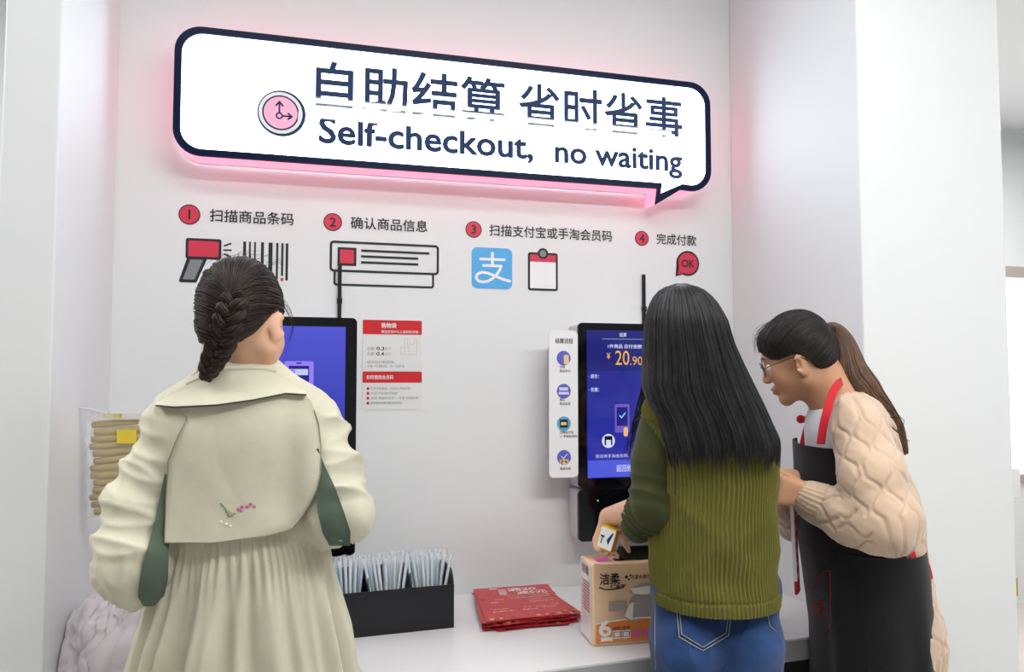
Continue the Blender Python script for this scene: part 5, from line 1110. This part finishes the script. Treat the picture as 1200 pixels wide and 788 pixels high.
for x in (-1, 1):
    obj('temple_arm', MB().tube([H3.p(x*.057, .096, .006), H3.p(x*.070, .070, .010), H3.p(x*.077, .02, .014), H3.p(x*.079, -.01, .014), H3.p(x*.078, -.032, -.004)], .0010, 8), M_frame, gl, smooth=True)
    r = lens_ring(x)[:-1]; obj('lens', MB().add(r, [tuple(range(len(r)))]), M_lens, gl)

# ------------------------------------------------------------------ things in hands
bc = P(714, 631, 1.868); xa = nrm(RT*.84-UP*.22-FW*.50); ya = nrm(FW*.86+RT*.48-UP*.16); ya = nrm(ya-(ya@xa)*xa); R_ = np.stack([xa, ya, np.cross(xa, ya)], 1)
cx = thing('snack_carton', bc-np.array([0, 0, .025]), 'small white carton with yellow edges held by the woman in green', 'carton')
hx, hy, hz = .020, .019, .026
def cq(a, b, c): return bc+R_@np.array([a*hx, b*hy, c*hz])
m_ = MB().box(-1, 1, -1, 1, -1, 1, .06); obj('carton_box', MB().add([cq(*p) for p in m_.v], m_.f), mat('carton_yellow', (228, 190, 30), .35), cx)
m_ = MB().grid(np.array([[cq(a, -1.02, c) for a in (-.90, .90)] for c in (-.90, .90)])); obj('white_face', m_, M_paper, cx)
obj('orange_face', MB().grid(np.array([[cq(1.02, b, c) for b in (-.95, .95)] for c in (-.95, .95)])), mat('carton_orange', (200, 110, 30), .35), cx)
obj('white_panel', MB().grid(np.array([[cq(1.04, b, c) for b in (.0, .85)] for c in (-.8, .6)])), M_paper, cx)
m_ = MB().text('T', 0, 1, 0, 1, 0, .03, mapf=lambda a, b: cq(-.75+.5*a, -1.05, -.55+.75*b)); obj('carton_lettering', m_, M_ink, cx)
m_ = MB().add([cq(*p) for p in ((.1, -1.05, -.1), (.6, -1.05, .7), (.75, -1.05, .6), (.4, -1.05, -.5))], [(0, 1, 2, 3)]); obj('carton_mark', m_, M_denim, cx)
m_ = MB(); lc = P(932, 643, 1.878); e1 = nrm(FW*.86+RT*.5); e2 = nrm(-UP+RT*.05); 
bk = thing('held_leaflet', lc+e2*.11, 'folded red and white leaflet hanging from the shop assistant\'s hand', 'leaflet')
q = lambda a, b, c: lc+e1*a*.018+e2*b*.105+np.cross(e1, e2)*c
def slab3(a0, a1, b0, b1, c0, c1): 
    v = [q(a, b, c) for c in (c0, c1) for a, b in ((a0, b0), (a1, b0), (a1, b1), (a0, b1))]; return MB().add(v, [(0, 1, 2, 3), (7, 6, 5, 4), (0, 4, 5, 1), (1, 5, 6, 2), (2, 6, 7, 3), (3, 7, 4, 0)])
obj('cover', slab3(-1, 1, -1, 1, -.003, .003), M_flyer, bk); obj('white_margin', slab3(-1.01, -.8, -1, .7, -.004, .004), M_paper, bk)
pm = MB()
for t in range(6): u = slab3(-.7, .6, -.8+.27*t, -.68+.27*t, -.0045, .0045); pm.add(u.v, u.f)
obj('printed_lines', pm, M_pinkink, bk)

# ------------------------------------------------------------------ crumpled pink tulle on the counter
M_tulle = mat('tulle', (246, 238, 242), .5, .3, alpha=.78, sheen=.3)
c0 = T(128, 790, .75)+np.array([.02, .02, 0]); c0[0] = max(c0[0], XL+.115)
g = []
for j in range(60):
    row = []
    for i in range(120):
        th = 2*math.pi*i/120; ph = math.pi*.5*(1-j/59)
        fold = .14*math.sin(3*th+2.6*math.sin(3*ph))+.10*abs(math.sin(4*th+5*ph+math.sin(2*th)))+.07*abs(math.sin(7*th-6*ph+2*math.sin(3*th)))+.03*math.sin(17*th+11*ph)
        r = 1+fold*math.sin(min(1, (j+2)/20)*math.pi/2)
        row.append(c0+np.array([.105*r*math.sin(ph)*math.cos(th), .11*r*math.sin(ph)*math.sin(th), max(.001, .155*math.cos(ph)*(1+.5*fold)+.03*math.cos(th*2+1)*math.sin(2*ph))]))
    g.append(row)
G_ = np.array(g); G_[..., 0] = np.maximum(G_[..., 0], XL+.004)
v = G_.reshape(-1, 3); f = gquads(60, 120); N = vnormals(v, f); v = v+N*(.010*crease(v, 38)+.007*crease(v+.3, 75)+.003*crease(v, 160))[:, None]; v[:, 0] = np.maximum(v[:, 0], XL+.004); v[:, 2] = np.maximum(v[:, 2], .7512)
tl = obj('tulle_bundle', (v, f), M_tulle, smooth=True); tag(tl, 'crumpled pale pink tulle heaped in the left corner of the counter', 'fabric')
